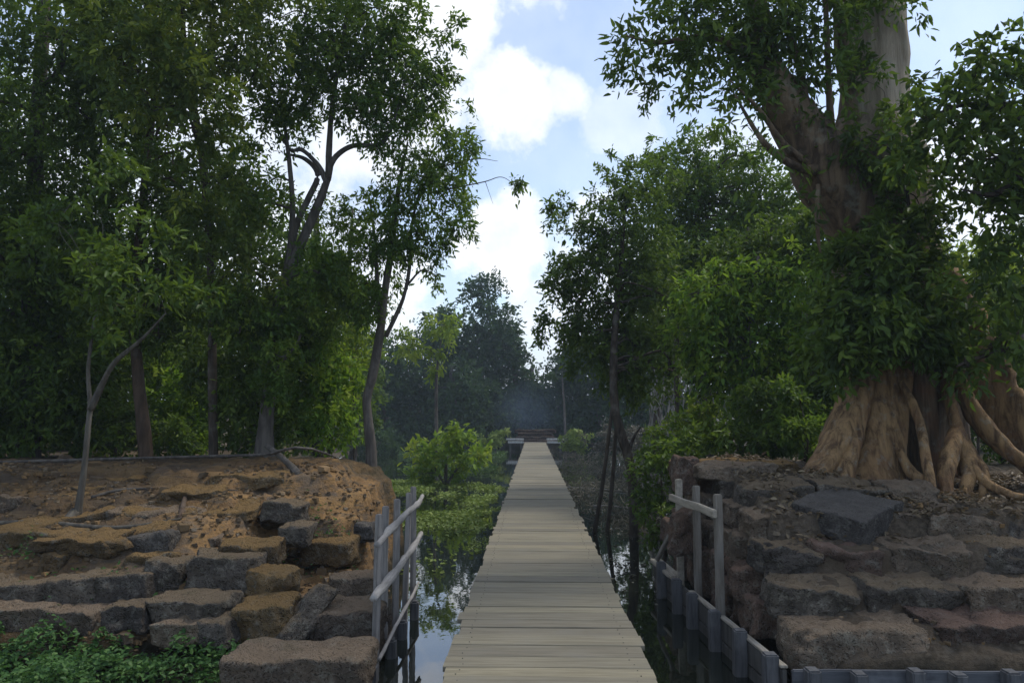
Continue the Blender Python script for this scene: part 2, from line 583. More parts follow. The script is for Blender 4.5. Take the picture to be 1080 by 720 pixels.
def shore_left(y):
    return np.interp(y, [0, 9.3, 9.8, 12.2, 13.4, 15, 20, 60, 400], [-1.5, -1.62, -1.78, -1.85, -3.2, -4.3, -6.6, -17, -18])


def shore_right(y):
    return np.interp(y, [0, 6.1, 10.8, 11.6, 14, 20, 60, 400], [2.1, 2.1, 1.95, 1.95, 2.7, 4.2, 12.5, 13])


def hterr(x, y, detail=True):
    x, y = np.asarray(x, float), np.asarray(y, float)
    p = np.stack([x, y, np.zeros_like(x)], -1)
    n1 = fbm(p * .9, 3, 3)
    n2 = fbm(p * 4.2, 4, 9)
    n3 = fbm(p * 14, 2, 12)
    xs = x + n1 * .35
    gentle = np.interp(y + n1 * .25, [-30, 5, 6.3, 6.65, 6.95, 7.35, 7.8, 8.4, 9.2, 10, 10.6, 13, 30, 100],
                       [-.52, -.5, -.48, -.34, -.16, .0, .22, .45, .68, .84, .93, .88, .6, .5])
    steep = np.interp(y + n1 * .25, [-30, 5, 6.3, 7, 8, 9.15, 9.45, 9.9, 10.5, 13, 30, 100],
                      [-.6, -.6, -.56, -.5, -.36, -.17, .35, .8, .93, .88, .6, .5])
    wl = sst(-3.7, -2.75, xs)
    hl = gentle * (1 - wl) + steep * wl
    hl = hl - .34 * sst(-3.1, -1.85, x) * sst(9.3, 9.9, y)
    sl = shore_left(y) + n1 * .22
    ed = sst(-.05, .5, sl - x + n2 * .12) ** .8
    hl = -1.4 + (hl + 1.4) * ed
    hr = np.interp(y, [-30, 6.2, 6.24, 6.5, 6.85, 6.9, 7.25, 7.3, 7.75, 7.8, 8.6, 10, 12, 30, 100],
                   [-1.4, -1.4, -.28, -.12, -.06, .13, .17, .40, .44, .64, .72, .80, .85, .6, .5])
    hrl = np.interp(y, [8.0, 8.3, 9.2, 10.6, 12], [0, .1, .2, .2, .1]) * sst(4.4, 3.2, x)
    sr = shore_right(y) + n1 * .08
    hr = -1.4 + (hr + hrl + 1.4) * sst(0, .3, x - sr)
    hf = -1.4 + 2.0 * sst(57, 62, y + n1 * 2 + 0 * x)
    h = np.maximum(np.maximum(hl, hr), hf)
    near = sst(16, 11, y)
    amp = np.where(h > -1.0, 1.0, .3)
    if detail:
        # strata: worn ledges of buried laterite on the left bank
        led = sst(-.1, .35, np.sin(h * 24 + n1 * 4 + n2 * 2)) * (.07 + .05 * n1) * near * (x < -1.4)
        h = h + (n2 * .10 + n3 * .045) * near * amp + n1 * .08 * (1 - near) + led * amp
    h = h - .12 * sst(7.75, 7.35, y) * (x < -2.2) * near
    h = h + np.where(y > 70, sst(70, 300, y) * 6, 0)
    return h


def axis(lo, hi, step, far, grow=1.25):
    c = list(np.arange(lo, hi + 1e-6, step))
    s, p = step, hi
    while p < far:
        s = min(s * grow, 60)
        p += s
        c.append(p)
    s, p = step, lo
    while p > -far * (.3 if lo > 0 else 1):
        s = min(s * grow, 60)
        p -= s
        c.insert(0, p)
    return np.array(c)


gx = axis(-8.5, 8.5, .045, 600, 1.12)
gy = axis(5.6, 12.6, .045, 700, 1.12)
GX, GY = np.meshgrid(gx, gy)
GZ = hterr(GX, GY)
V = np.stack([GX, GY, GZ], -1).reshape(-1, 3)
idx = np.arange(len(V)).reshape(GX.shape)
Fq = np.stack([idx[:-1, :-1], idx[:-1, 1:], idx[1:, 1:], idx[1:, :-1]], -1).reshape(-1, 4)
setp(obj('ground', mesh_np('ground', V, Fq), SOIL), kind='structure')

wx = np.array([-500, -40, 40, 500.])
setp(obj('water', mesh_np('water', [(-500, -300, WZ), (500, -300, WZ), (500, 75, WZ), (-500, 75, WZ)], [[0, 1, 2, 3]], False), WATER), kind='structure')


def ground(x, y):
    return float(hterr(np.array([x]), np.array([y]))[0])


def hit(px, py, z0=None):
    d = ray(px, py)
    if z0 is not None:
        return EYE + d * ((z0 - EYE[2]) / d[2])
    ts = np.linspace(4, 70, 3000) / d[1]
    pts = EYE + d * ts[:, None]
    h = np.maximum(hterr(pts[:, 0], pts[:, 1], False), WZ)
    k = np.argmax(pts[:, 2] < h)
    return pts[k] if pts[k, 2] < h[k] else pts[-1]


# ------------------------------------------------------------------ foliage


def leaves_mesh(name, pos, dirs, nrm, L, Wd, tint, off):
    """one folded leaf (two quads) per row"""
    n = len(pos)
    d = dirs / (np.linalg.norm(dirs, axis=1)[:, None] + 1e-9)
    s = np.cross(d, nrm)
    s /= np.linalg.norm(s, axis=1)[:, None] + 1e-9
    u = np.cross(s, d)
    L = np.broadcast_to(L, n)[:, None]
    Wd = np.broadcast_to(Wd, n)[:, None]
    f = .22 * Wd
    v = np.empty((n, 6, 3), np.float32)
    p = pos - off
    v[:, 0] = p
    v[:, 1] = p + d * L * .32 + s * Wd * .5 + u * f
    v[:, 2] = p + d * L * .70 + s * Wd * .36 + u * (f * .6 - .03 * L)
    v[:, 3] = p + d * L - u * L * .10
    v[:, 4] = p + d * L * .70 - s * Wd * .36 + u * (f * .6 - .03 * L)
    v[:, 5] = p + d * L * .32 - s * Wd * .5 + u * f
    b = (np.arange(n) * 6)[:, None]
    fc = np.concatenate([b + np.array([[0, 1, 2, 3]]), b + np.array([[0, 3, 4, 5]])], 1).reshape(-1, 4)
    return mesh_np(name, v.reshape(-1, 3), fc, True, {'tint': ('FACE', np.repeat(tint, 2))})


def unit(a):
    return a / (np.linalg.norm(a, axis=-1, keepdims=True) + 1e-9)


def crown_points(blobs, leaf, cov, rng, aspect=.42, clump=None, droop=.35, per=48, gap=.0):
    """blobs: (px, py, Y, rx_px, rz_px[, cover factor[, depth factor]]). returns leaf arrays and the clump centres"""
    PP, DD, NN, LL, TT, CC = [], [], [], [], [], []
    for bl in blobs:
        px, py, Y, rx, rz = bl[:5]
        cf = bl[5] if len(bl) > 5 else 1.0
        df = bl[6] if len(bl) > 6 else .8
        c = P(px, py, Y)
        k = Y / F
        rx, rz = rx * k, rz * k
        ry = max(rx, rz) * df
        la = leaf * leaf * aspect * .62
        n = int(COVER * cov * cf * math.pi * rx * rz / la * 1.6)
        rc = clump or max(.16, min(.62, .33 * min(rx, rz) + .05))
        nc = max(3, n // per)
        u = unit(rng.normal(size=(nc * 2, 3)))
        rad = rng.random(nc * 2) ** (1 / 2.4)
        cc = u * rad[:, None]
        if gap:
            keep = fbm((c + cc * [rx, ry, rz]) * (1.1 / max(rc, .2)) * .5, 2, 5) > gap - .35
            cc = cc[keep] if keep.sum() > 3 else cc
        cc = cc[:nc]
        nc = len(cc)
        out = unit(cc * [1 / rx, 1 / ry, 1 / rz] + 1e-6)
        ctr = c + cc * [rx, ry, rz]
        CC.append(ctr)
        m = max(per, n // nc)
        tw = 7
        td = unit(out[:, None] * .55 + rng.normal(size=(nc, tw, 3)) * .75 + np.array([0, 0, .05]))
        tl = rc * rng.uniform(.55, 1.35, (nc, tw))
        wi = rng.integers(0, tw, (nc, m))
        ii = np.arange(nc)[:, None]
        d = td[ii, wi]
        L = tl[ii, wi]
        tt = rng.uniform(.12, 1.0, (nc, m)) ** .75
        pos = ctr[:, None] + d * (L * tt)[..., None]
        pos[..., 2] -= droop * L * tt * tt
        pos += rng.normal(size=pos.shape) * leaf * .35
        side = rng.normal(size=pos.shape)
        ld = d * .6 + side * .7
        ld[..., 2] -= droop * .9
        nn = rng.normal(size=pos.shape) * .62
        nn[..., 2] += .9
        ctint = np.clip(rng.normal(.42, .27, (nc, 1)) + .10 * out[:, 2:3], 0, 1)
        ti = np.clip(ctint + rng.normal(0, .13, (nc, m)), 0, 1)
        ti = np.where(rng.random((nc, m)) < .015, 1.0, ti)
        PP.append(pos.reshape(-1, 3)); DD.append(ld.reshape(-1, 3)); NN.append(nn.reshape(-1, 3)); TT.append(ti.ravel())
        LL.append((leaf * rng.uniform(.5, 1.42, (nc, m))).ravel())
    return (np.concatenate(PP), np.concatenate(DD), np.concatenate(NN), np.concatenate(LL), np.concatenate(TT)), np.concatenate(CC)


def path_px(pts):
    return np.array([P(*q) for q in pts])


NLEAF = [0]
COVER = 1.9


def plant(name, label, cat, group=None, trunks=(), blobs=(), leaf=.09, lm=None, bm_=None, cov=2.6, seed=1, limbs=16, aspect=.42,
          droop=.35, clump=None, rough=.22, twig=True, base=None, gap=0.0, trunkname='trunk', crownname='crown', per=48):
    """trunks: list of (world points, radii). Makes an Empty with trunk (limbs included) and crown"""
    rng = np.random.default_rng(seed)
    arr, cc = crown_points(blobs, leaf, cov, rng, aspect, clump, droop, per, gap)
    if base is None:
        base = trunks[0][0][0] if len(trunks) else np.array([cc[:, 0].mean(), cc[:, 1].mean(), cc[:, 2].min()])
    base = np.asarray(base, float)
    root = empty(name, base, label, cat, group)
    mb = MB()
    nodes, nr = [], []
    for i, (pts, rad) in enumerate(trunks):
        pts = np.asarray(pts, float)
        tube(mb, pts, rad, 10 if rad[0] > .06 else 6, 6, rough, seed + i)
        s = spline(pts, 6)
        nodes.append(s)
        nr.append(np.interp(np.linspace(0, 1, len(s)), np.linspace(0, 1, len(rad)), rad))
    if len(trunks) and limbs:
        nodes, nr = np.concatenate(nodes), np.concatenate(nr)
        lo = nodes[:, 2].min() + .28 * (nodes[:, 2].max() - nodes[:, 2].min())
        ok = nodes[:, 2] > lo
        nd, rr = nodes[ok], nr[ok]
        pick = rng.permutation(len(cc))[:limbs]
        for j, k in enumerate(pick):
            tgt = cc[k]
            dd = np.linalg.norm(nd - tgt, axis=1) + .7 * np.maximum(0, nd[:, 2] - tgt[2])
            q = int(np.argmin(dd))
            a = nd[q]
            r0 = min(rr[q] * .55, .018 + .02 * np.linalg.norm(tgt - a))
            mid = (a + tgt) / 2 + rng.normal(size=3) * .12 * np.linalg.norm(tgt - a) + np.array([0, 0, .08])
            tube(mb, [a, a * .7 + mid * .3, mid, tgt], [r0, r0 * .8, r0 * .6, r0 * .25], 6, 4, .1, seed + j)
            # twigs on to neighbouring clumps
            if twig:
                near = np.argsort(np.linalg.norm(cc - tgt, axis=1))[1:4]
                for kk in near:
                    e = cc[kk]
                    if np.linalg.norm(e - tgt) < 1.6:
                        mm = (tgt + e) / 2 + rng.normal(size=3) * .06
                        tube(mb, [mid * .4 + tgt * .6, mm, e], [r0 * .4, r0 * .28, .003], 4, 3, 0, 0)
    if mb.n:
        obj(trunkname, mb.mesh(trunkname, base), bm_ or BARK_DARK, root)
    pos, d, nrm, L, ti = arr
    NLEAF[0] += len(pos)
    obj(crownname, leaves_mesh(crownname, pos, d, nrm, L, L * aspect, ti, base), lm or LEAF_MID, root)
    return root


# ------------------------------------------------------------------ boardwalk
HALF, DX = .67, .086
bw = empty('boardwalk', (DX, -2, 0), 'long straight grey-beige plank boardwalk crossing the dark pond', 'boardwalk')
rng = np.random.default_rng(4)
mb = MB()
nails = MB()
y = -2.0
DEND = 50.0
while y < DEND:
    wd = rng.choice([.17, .21, .25, .26, .28], p=[.2, .2, .25, .2, .15])
    g = rng.choice([.006, .011, .02], p=[.45, .35, .2])
    x0, x1 = -HALF + rng.normal(0, .014), HALF + rng.normal(0, .014)
    zc = rng.normal(0, .0022)
    nx = 7
    xs = np.linspace(x0, x1, nx)
    bow = rng.normal(0, .0018) * (1 - (xs / HALF) ** 2)
    tl = rng.normal(0, .0025)
    b_ = .004
    prof = np.array([(0, -.035), (0, -b_), (b_, 0), (wd - g - b_, 0), (wd - g, -b_), (wd - g, -.035)])
    v = np.array([[(xx, y + 2 + a + rng.normal(0, .0006), zc + bw_ + q + tl * (a / wd - .5)) for (a, q) in prof] for xx, bw_ in zip(xs, bow)]).reshape(-1, 3)
    ii = np.arange(nx * 6).reshape(nx, 6)
    f = np.stack([ii[:-1, :-1], ii[1:, :-1], ii[1:, 1:], ii[:-1, 1:]], -1).reshape(-1, 4)
    caps = []
    for r_, fl in ((ii[0], False), (ii[-1], True)):
        c1, c2 = [r_[0], r_[1], r_[4], r_[5]], [r_[1], r_[2], r_[3], r_[4]]
        caps += [c1[::-1], c2[::-1]] if fl else [c1, c2]
    mb.add(v, np.vstack([f, caps]), float(np.clip(rng.normal(.5, .3), 0, 1)))
    if y < 14:
        for sx in (-.56, .56):
            for a_ in (.25, .75):
                cx, cy = sx + rng.normal(0, .012), y + 2 + a_ * (wd - g) + rng.normal(0, .008)
                an = np.arange(6) * math.pi / 3
                r0 = .0045
                nv = np.stack([cx + r0 * np.cos(an), cy + r0 * np.sin(an), 0 * an + zc + .0035], -1)
                nails.add(np.vstack([nv, nv - [0, 0, .006]]), [[0, 1, 2, 3], [0, 3, 4, 5]] + [[i_, i_ + 6, (i_ + 1) % 6 + 6, (i_ + 1) % 6] for i_ in range(6)])
    y += wd
obj('deck', mb.mesh('deck', (0, 0, 0), False), DECK, bw)
setp(obj('nail_heads', nails.mesh('nail_heads', (0, 0, 0), False), WOOD_DARK, bw), kind='stuff')
for sx in (-.56, 0, .56):
    beam('stringer', (sx, 0, -.125), (sx, 52, -.125), .09, .16, WOOD_DARK, bw, 3 + int(sx * 10), wob=.01)
k = 0
yy = 2.2
while yy < 51:
    for sx in (-.56, .56):
        beam('post', (sx, yy + .1, -1.5), (sx, yy + .1, -.21), .11, .11, WOOD_DARK, bw, k)
        k += 1
    yy += 3.2

# cross landing at the far end: two pale timber edges, brown steps up the bank
fl = empty('landing_stage', (DX, 50.6, WZ), 'low cross landing with pale timber edges at the far end of the boardwalk', 'landing')
for s in (-1, 1):
    beam('edge_beam', (s * .75, -.35, .62), (s * 1.75, -.35, .62), .14, .13, WOOD_LIME, fl, 5 + s)
    beam('edge_beam', (s * .75, .9, .78), (s * 1.9, .9, .78), .14, .12, WOOD_LIME, fl, 9 + s)
    for q in (.9, 1.6):
        beam('post', (s * q, -.2, -1.0), (s * q, -.2, .5), .12, .12, WOOD_DARK, fl, 11 + s)
beam('platform', (-1.75, .3, .55), (1.75, .3, .55), 1.0, .08, WOOD_PLAIN, fl, 4)
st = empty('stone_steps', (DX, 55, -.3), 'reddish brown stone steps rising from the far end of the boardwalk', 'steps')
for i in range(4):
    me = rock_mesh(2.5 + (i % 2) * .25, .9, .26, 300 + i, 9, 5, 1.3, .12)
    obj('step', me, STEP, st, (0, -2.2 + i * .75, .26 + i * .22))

# ------------------------------------------------------------------ left railing
XL = -1.40


def lfence(py_bottom):
    return hit(400, py_bottom, WZ)[1]


FY = [6.96, 7.45, 8.02, 8.6, 9.15]
FT = [.745, .765, .77, .78, .80]
fe = empty('wooden_railing', (XL, FY[0], WZ), 'weathered grey wooden railing of five posts beside the left stones', 'railing')
off = np.array([XL, FY[0], WZ])
rng = np.random.default_rng(11)
for i, (yy, tt) in enumerate(zip(FY, FT)):
    beam('post', (XL + rng.normal(0, .012), yy, -1.4), (XL + rng.normal(0, .02), yy + rng.normal(0, .02), tt), .062, .055, WOOD_GREY, fe, 20 + i, off, .01)


def rail(parent, pts, r0, mat, seed, off):
    mb = MB()
    tube(mb, np.array(pts) - off, [r0 * .66, r0 * .72, r0 * .62, r0 * .68, r0 * .5], 8, 9, .55, seed, (1.0, 1.1))
    return obj('rail', mb.mesh('rail'), mat, parent)


rail(fe, [(XL + .06, 6.72, .52), (XL + .075, 7.4, .575), (XL + .065, 8.2, .60), (XL + .07, 9.0, .62), (XL + .06, 9.45, .66)], .045, WOOD_RAIL, 5, off)
rail(fe, [(XL + .06, 6.62, .10), (XL + .075, 7.3, .125), (XL + .065, 8.1, .15), (XL + .07, 8.8, .19), (XL + .06, 9.35, .23)], .052, WOOD_RAIL, 8, off)
rail(fe, [(XL + .07, 6.85, -.46), (XL + .075, 7.4, -.40), (XL + .075, 8.0, -.36), (XL + .07, 8.7, -.33), (XL + .06, 9.2, -.3)], .026, WOOD_RAIL, 9, off)
for i, (x, yy, t_, w_) in enumerate([(XL + .02, 6.7, -.45, .17), (XL + .09, 7.38, -.43, .12), (XL + .09, 8.0, -.42, .11), (XL + .09, 8.75, -.40, .11)]):
    bm = beam_bm(1.1, w_, w_ * .8, 60 + i, .02, 8, .02)
    bm.transform(Matrix.Translation((0, 0, 0)) @ Matrix.Rotation(-math.pi / 2, 4, 'Y'))
    o = obj('wooden_pile', bm_mesh('wooden_pile', bm, False), WOOD_PILE, None, (x, yy, t_ - 1.1))
    lab = ['broad sawn-off grey pile standing in the water at the near end of the left railing',
           'short grey pile in the water beside the second post of the left railing',
           'short grey pile in the water beside the middle post of the left railing',
           'short grey pile in the water near the far end of the left railing'][i]
    setp(o, lab, 'pile', 'short piles in the water along the left railing')

# ------------------------------------------------------------------ right timber wall
A0, A1 = P(691, 588, 10.5), P(827, 692, 6.18)
ZW = -.30
A0[2] = A1[2] = ZW
dirw = unit((A0 - A1)[None])[0]
rw = empty('timber_wall', (A1[0], A1[1], WZ), 'low dark timber retaining wall with piles along the right stone terrace', 'retaining wall')
off = np.array([A1[0], A1[1], WZ])
nrm = np.array([-dirw[1], dirw[0], 0])
if nrm[0] > 0:
    nrm = -nrm


def wall_board(a, b, z, h_, seed, mat):
    beam('board', (*a[:2], z), (*b[:2], z), .045, h_, mat, rw, seed, off, .006)


for j, (z, h_) in enumerate([(-.40, .19), (-.60, .19), (-.80, .19)]):
    wall_board(A1, A0, z, h_, 70 + j, WOOD_DARK)
capoff = np.array([0, 0, 0])
beam('cap_strip', (*(A1[:2]), ZW + .012), (*((A1 + dirw * 2.6)[:2]), ZW + .012), .06, .022, WOOD_PALE, rw, 75, off, .004, .004)
beam('cap_strip', (*((A1 + dirw * 3.2)[:2]), ZW + .03), (*(A0[:2]), ZW + .03), .15, .05, WOOD_PALE, rw, 76, off, .01)
B1 = A1 + np.array([7.5, -.1, 0])
for j, (z, h_) in enumerate([(-.40, .19), (-.60, .19), (-.80, .19)]):
    beam('board', (A1[0] + .06, A1[1] + .02, z), (A1[0] + 3.0, A1[1] - .02, z), .045, h_, WOOD_BLUE, rw, 80 + j, off, .012)
    beam('board', (A1[0] + 3.01, A1[1] - .02, z), (B1[0], B1[1], z), .045, h_, WOOD_BLUE, rw, 84 + j, off, .004)
for i, (px, py) in enumerate([(812, 688), (779, 663), (753, 643), (729, 625), (713, 610), (697, 592)]):
    tt = ((px - 827) / (691 - 827))
    # depth along the wall where its image column falls
    best = min(np.linspace(0, 1, 200), key=lambda s: abs((lambda q: 540 + F * (RM.T @ (q - EYE))[0] / -(RM.T @ (q - EYE))[2])(A1 + (A0 - A1) * s + nrm * .08) - px))
    q = A1 + (A0 - A1) * best + nrm * .085
    tz = P(px, py, q[1])[2]
    beam('pile', (q[0], q[1], -1.5), (q[0] + .01, q[1], tz), .115, .11, WOOD_PILE, rw, 90 + i, off, .012, .012)
for i, px in enumerate([857, 905, 965, 1010, 1065, 1120]):
    q = P(px, 700, A1[1] - .09)
    beam('pile', (q[0], q[1], -1.5), (q[0], q[1], ZW + .03 - .02 * (i % 2)), .13, .10, WOOD_PILE, rw, 100 + i, off, .01, .012)

# right railing: three posts and one sloping rail
hr_ = empty('wooden_handrail', (1.74, 8.4, ZW), 'short broken wooden handrail of three posts beside the right stone terrace', 'railing')
off = np.array([1.74, 8.4, ZW])
posts = [(716, 505, 9.35, WOOD_PALE), (734, 512, 8.75, WOOD_PLAIN), (757, 521, 7.75, WOOD_PLAIN)]
tops = []
for i, (px, py, Y, mt) in enumerate(posts):
    tp = P(px, py, Y)
    tops.append(tp)
    beam('post', (tp[0], tp[1], -1.3), tp, .085, .075, mt, hr_, 110 + i, off, .012)
a, b = P(717, 525, 9.3), P(758, 541, 7.66)
b2 = P(714, 523, 9.45)
beam('rail', a + nrm * .07 + dirw * .15, b + nrm * .07 - dirw * .08, .05, .075, WOOD_PALE, hr_, 115, off, .012)
beam('brace', P(712, 552, 9.6), P(693, 590, 9.9), .05, .05, WOOD_PLAIN, hr_, 117, off, .012)

# ------------------------------------------------------------------ stones of the right terrace
ORD = ['first', 'second', 'third', 'fourth', 'fifth', 'sixth', 'seventh', 'eighth', 'ninth', 'tenth', 'eleventh', 'twelfth', 'thirteenth', 'fourteenth']
rng = np.random.default_rng(21)
courses = [  # front y, top z, height, x start, materials
    (6.34, -.03, .36, 2.06, [LAT_RED, LAT, LAT_RED, LAT_RED], 'lowest'),
    (6.80, .19, .28, 2.02, [LAT_DARK, LAT, LAT_DARK, LAT], 'second lowest'),
    (7.24, .43, .28, 2.04, [LAT_RED, LAT, LAT_DARK, LAT_DARK], 'middle'),
    (7.74, .66, .28, 2.10, [LAT, LAT_DARK, LAT_DARK, LAT], 'second highest'),
    (8.30, .90, .30, 2.20, [LAT_DARK, LAT_DARK, LAT], 'highest'),
]
sid = 0
for ci, (fy, tz, hh, xs, mats, cn) in enumerate(courses):
    x = xs
    j = 0
    xmax = 7.6 if ci < 4 else 4.0
    while x < xmax:
        wd = rng.uniform(.5, .95) if ci != 0 else rng.uniform(.8, 1.15)
        dep = rng.uniform(.5, .72)
        h2 = hh + rng.uniform(-.03, .05)
        me = rock_mesh(wd - .012, dep, h2, 400 + sid, 11, rng.uniform(5.5, 9), 1.15, .10)
        o = obj('laterite_block', me, mats[int(rng.integers(len(mats)))], None,
                (x + wd / 2, fy + dep / 2 + rng.normal(0, .045), tz - h2 / 2 + rng.normal(0, .018)))
        o.rotation_euler = (rng.normal(.07, .05), rng.normal(0, .035), rng.normal(0, .06))
        setp(o, f'laterite block {ORD[j]} from the boardwalk, {cn} front course of the right terrace',
             'stone block', 'laterite blocks of the right terrace')
        x += wd + rng.uniform(-.02, .03)
        sid += 1
        j += 1
    # return along the boardwalk side
    yv = fy + .75
    j = 0
    while yv < 10.5:
        ln = rng.uniform(.65, 1.05)
        wd = rng.uniform(.45, .62)
        h2 = hh + rng.uniform(-.02, .05)
        me = rock_mesh(wd, ln - .012, h2, 400 + sid, 9, rng.uniform(5, 8), 1.1, .10)
        xx = xs - .06 - (yv - 6.3) * .055 + ci * .035
        mt = LAT_RED if (rng.random() < .35) else mats[int(rng.integers(len(mats)))]
        o = obj('laterite_block', me, mt, None, (xx + wd / 2 + rng.normal(0, .035), yv + ln / 2, tz - h2 / 2 + rng.normal(0, .02)))
        o.rotation_euler = (rng.normal(0, .03), rng.normal(0, .04), rng.normal(0, .05))
        setp(o, f'side block {ORD[j]} from the near corner, {cn} course of right terrace along water',
             'stone block', 'laterite blocks of the right terrace')
        yv += ln + rng.uniform(-.02, .02)
        sid += 1
        j += 1
# top course blocks behind
for i, (px, py, Y, wm, dm, hm, mt, lab) in enumerate([
    (752, 491, 10.1, 1.0, .6, .18, LAT_OCHRE, 'flat ochre stone capping the far left corner of the right terrace'),
    (802, 493, 9.9, .8, .5, .16, LAT_OCHRE, 'pale flat stone on top of the right terrace in front of the dark bushes'),
    (775, 497, 9.4, .9, .5, .2, LAT, 'rough brown stone on the right terrace just below the capping stones'),
    (722, 500, 9.75, .32, .36, .42, LAT_RED, 'small red stone upright at the far left corner of the right terrace'),
    (722, 560, 9.05, .34, .3, .5, LAT_RED, 'dark red upright stone behind the right handrail posts'),
]):
    me = rock_mesh(wm, dm, hm, 700 + i, 9, 5, 1.1, .14)
    o = obj('stone', me, mt, None, P(px, py, Y))
    o.rotation_euler = (0, 0, rng.normal(0, .2))
    setp(o, lab, 'stone')
me = rock_mesh(.78, .74, .27, 811, 15, 14, .4, .09)
o = obj('stone_slab', me, SLAB, None, P(892, 543, 7.95))
o.rotation_euler = (Matrix.Rotation(R(13), 3, 'X') @ Matrix.Rotation(R(40), 3, 'Z')).to_euler()
setp(o, 'dark grey flat slab lying tilted in front of the giant tree roots', 'stone slab')

# ------------------------------------------------------------------ stones of the left bank
LS = [  # px left, px right, py top of face, py bottom, Y front, depth, tilt, material, label
    (234, 384, 694, 745, 6.05, .55, 0, LAT, 'large foreground stone block with pale worn top left of the railing foot'),
    (327, 398, 646, 692, 7.02, .56, .04, LAT, 'square stone block with a dark face just behind the left railing posts'),
    (345, 398, 611, 637, 7.9, .5, 0, LAT, 'flat pale stone behind the square block at the left railing'),
    (237, 300, 640, 672, 6.95, .55, .02, LAT_OCHRE, 'rounded tan stone above the large foreground block'),
    (290, 340, 632, 676, 7.0, .35, .9, LAT_DARK, 'long slanted stone leaning between the tan stone and the square block'),
    (155, 240, 635, 657, 6.95, .5, -.03, LAT_DARK, 'bluish grey block in the middle of the left bank above a flat reddish one'),
    (150, 218, 659, 674, 6.75, .5, .02, LAT, 'flat brownish block half hidden by the ground cover on the left bank'),
    (150, 191, 592, 621, 7.5, .5, 0, LAT_DARK, 'blue grey square-faced block on the left bank, upper left of the bluish course'),
    (191, 264, 590, 624, 7.45, .55, .03, LAT_DARK, 'wide dark block with pale dusty top in the middle of the left bank'),
    (-40, 47, 616, 642, 7.2, .5, -.06, LAT_DARK, 'dark mossy block at the left edge of the left bank upper course'),
    (48, 97, 612, 641, 7.22, .5, -.02, LAT_DARK, 'dark square block in the upper course of the left bank below two pale boulders'),
    (98, 152, 610, 640, 7.25, .5, .0, LAT_DARK, 'dark block behind a tuft of small green weeds on the left bank'),
    (-60, 40, 645, 664, 6.85, .5, .0, LAT, 'long low block at the left edge just above the green ground cover'),
    (41, 100, 646, 664, 6.88, .5, .02, LAT, 'low brown block above the ground cover, below the dark square block'),
    (101, 150, 645, 663, 6.9, .5, -.02, LAT_DARK, 'low brown block above the ground cover, nearest the flat brownish block'),
    (36, 62, 588, 608, 7.55, .3, .2, LAT_OCHRE, 'small pale boulder on the left bank slope'),
    (62, 98, 581, 606, 7.7, .35, -.2, LAT, 'rounded greyish boulder on the left bank beside a smaller pale one'),
    (124, 178, 566, 596, 7.85, .4, -.15, SLAB, 'grey slanting stone slab in the middle of the left bank'),
    (273, 319, 531, 547, 9.0, .45, .0, LAT_DARK, 'dark slab jutting out of the ochre soil high on the left bank'),
    (290, 325, 555, 571, 8.6, .4, .03, LAT_DARK, 'grey block embedded in ochre soil below the dark jutting slab'),
    (318, 372, 572, 592, 8.9, .45, .03, LAT_OCHRE, 'ochre dusted block under the vertical soil face of the left bank'),
    (180, 225, 566, 580, 8.2, .4, .05, LAT, 'brown dusty stone on the ochre slope behind the wide dark block'),
    (228, 290, 575, 592, 7.9, .45, .05, LAT_OCHRE, 'low ochre stone on the slope right of the wide dark block'),
    (250, 305, 604, 626, 7.4, .45, .05, LAT_OCHRE, 'ochre block on the left bank between the wide dark block and the slanted stone'),
    (372, 396, 552, 566, 9.2, .3, .05, SLAB, 'small bluish stone stuck in the vertical soil face beside the railing'),
    (205, 240, 655, 676, 6.75, .35, .05, LAT_DARK, 'small dark stone beside the green ground cover and the large foreground block'),
    (40, 110, 533, 546, 8.9, .5, .02, LAT_DARK, 'dark ledge stone across the slope by the foot of the slender pale tree'),
    (150, 205, 530, 541, 9.3, .5, .02, LAT, 'thin brown ledge stone high on the ochre slope'),
    (205, 262, 512, 523, 9.8, .5, .0, LAT_DARK, 'thin grey ledge stone near the top of the left bank'),
    (70, 130, 503, 513, 10.1, .5, .0, LAT, 'thin brown ledge stone at the top of the left bank right of the slender tree'),
]
for i, (x0, x1, y0, y1, Y, dep, tilt, mt, lab) in enumerate(LS):
    a, b = P(x0, y0, Y), P(x1, y1, Y)
    wd, hh = b[0] - a[0], a[2] - b[2] + .05
    if tilt > .5:
        wd, hh = .22, .62
    me = rock_mesh(wd * 1.02, dep, hh + .04, 900 + i, 15 if i < 5 else 10, 6.5 if wd > .4 else 3.6, .85 if wd > .4 else .7, .07)
    o = obj('stone_block', me, mt, None, ((a[0] + b[0]) / 2, Y + dep / 2, (a[2] + b[2]) / 2 - .025))
    o.rotation_euler = (rng.normal(0, .03), tilt if tilt > .5 else tilt * .6, rng.normal(0, .07))
    if tilt > .5:
        o.rotation_euler = (R(-35), R(38), R(8))
    setp(o, lab, 'stone block', 'fallen stones of the left bank')

for i in range(24):
    px, py = rng.uniform(-20, 335), rng.uniform(503, 592)
    c = hit(px, py)
    wd, dp, hh = rng.uniform(.35, 1.0), rng.uniform(.4, .7), rng.uniform(.14, .24)
    me = rock_mesh(wd, dp, hh, 1200 + i, 8, 5, 1.1, .16)
    o = obj('ledge_stone', me, [LAT_OCHRE, LAT, LAT_OCHRE, LAT_OCHRE][i % 4], None, (c[0], c[1] + dp * .25, ground(c[0], c[1]) - hh * .18))
    o.rotation_euler = (rng.normal(.05, .05), rng.normal(0, .07), rng.normal(0, .25))
    setp(o, 'worn ledge stone half buried in the soil slope of the left bank', 'stone', 'ledge stones buried in the left slope')

# ------------------------------------------------------------------ roots, logs and sticks on the left bank


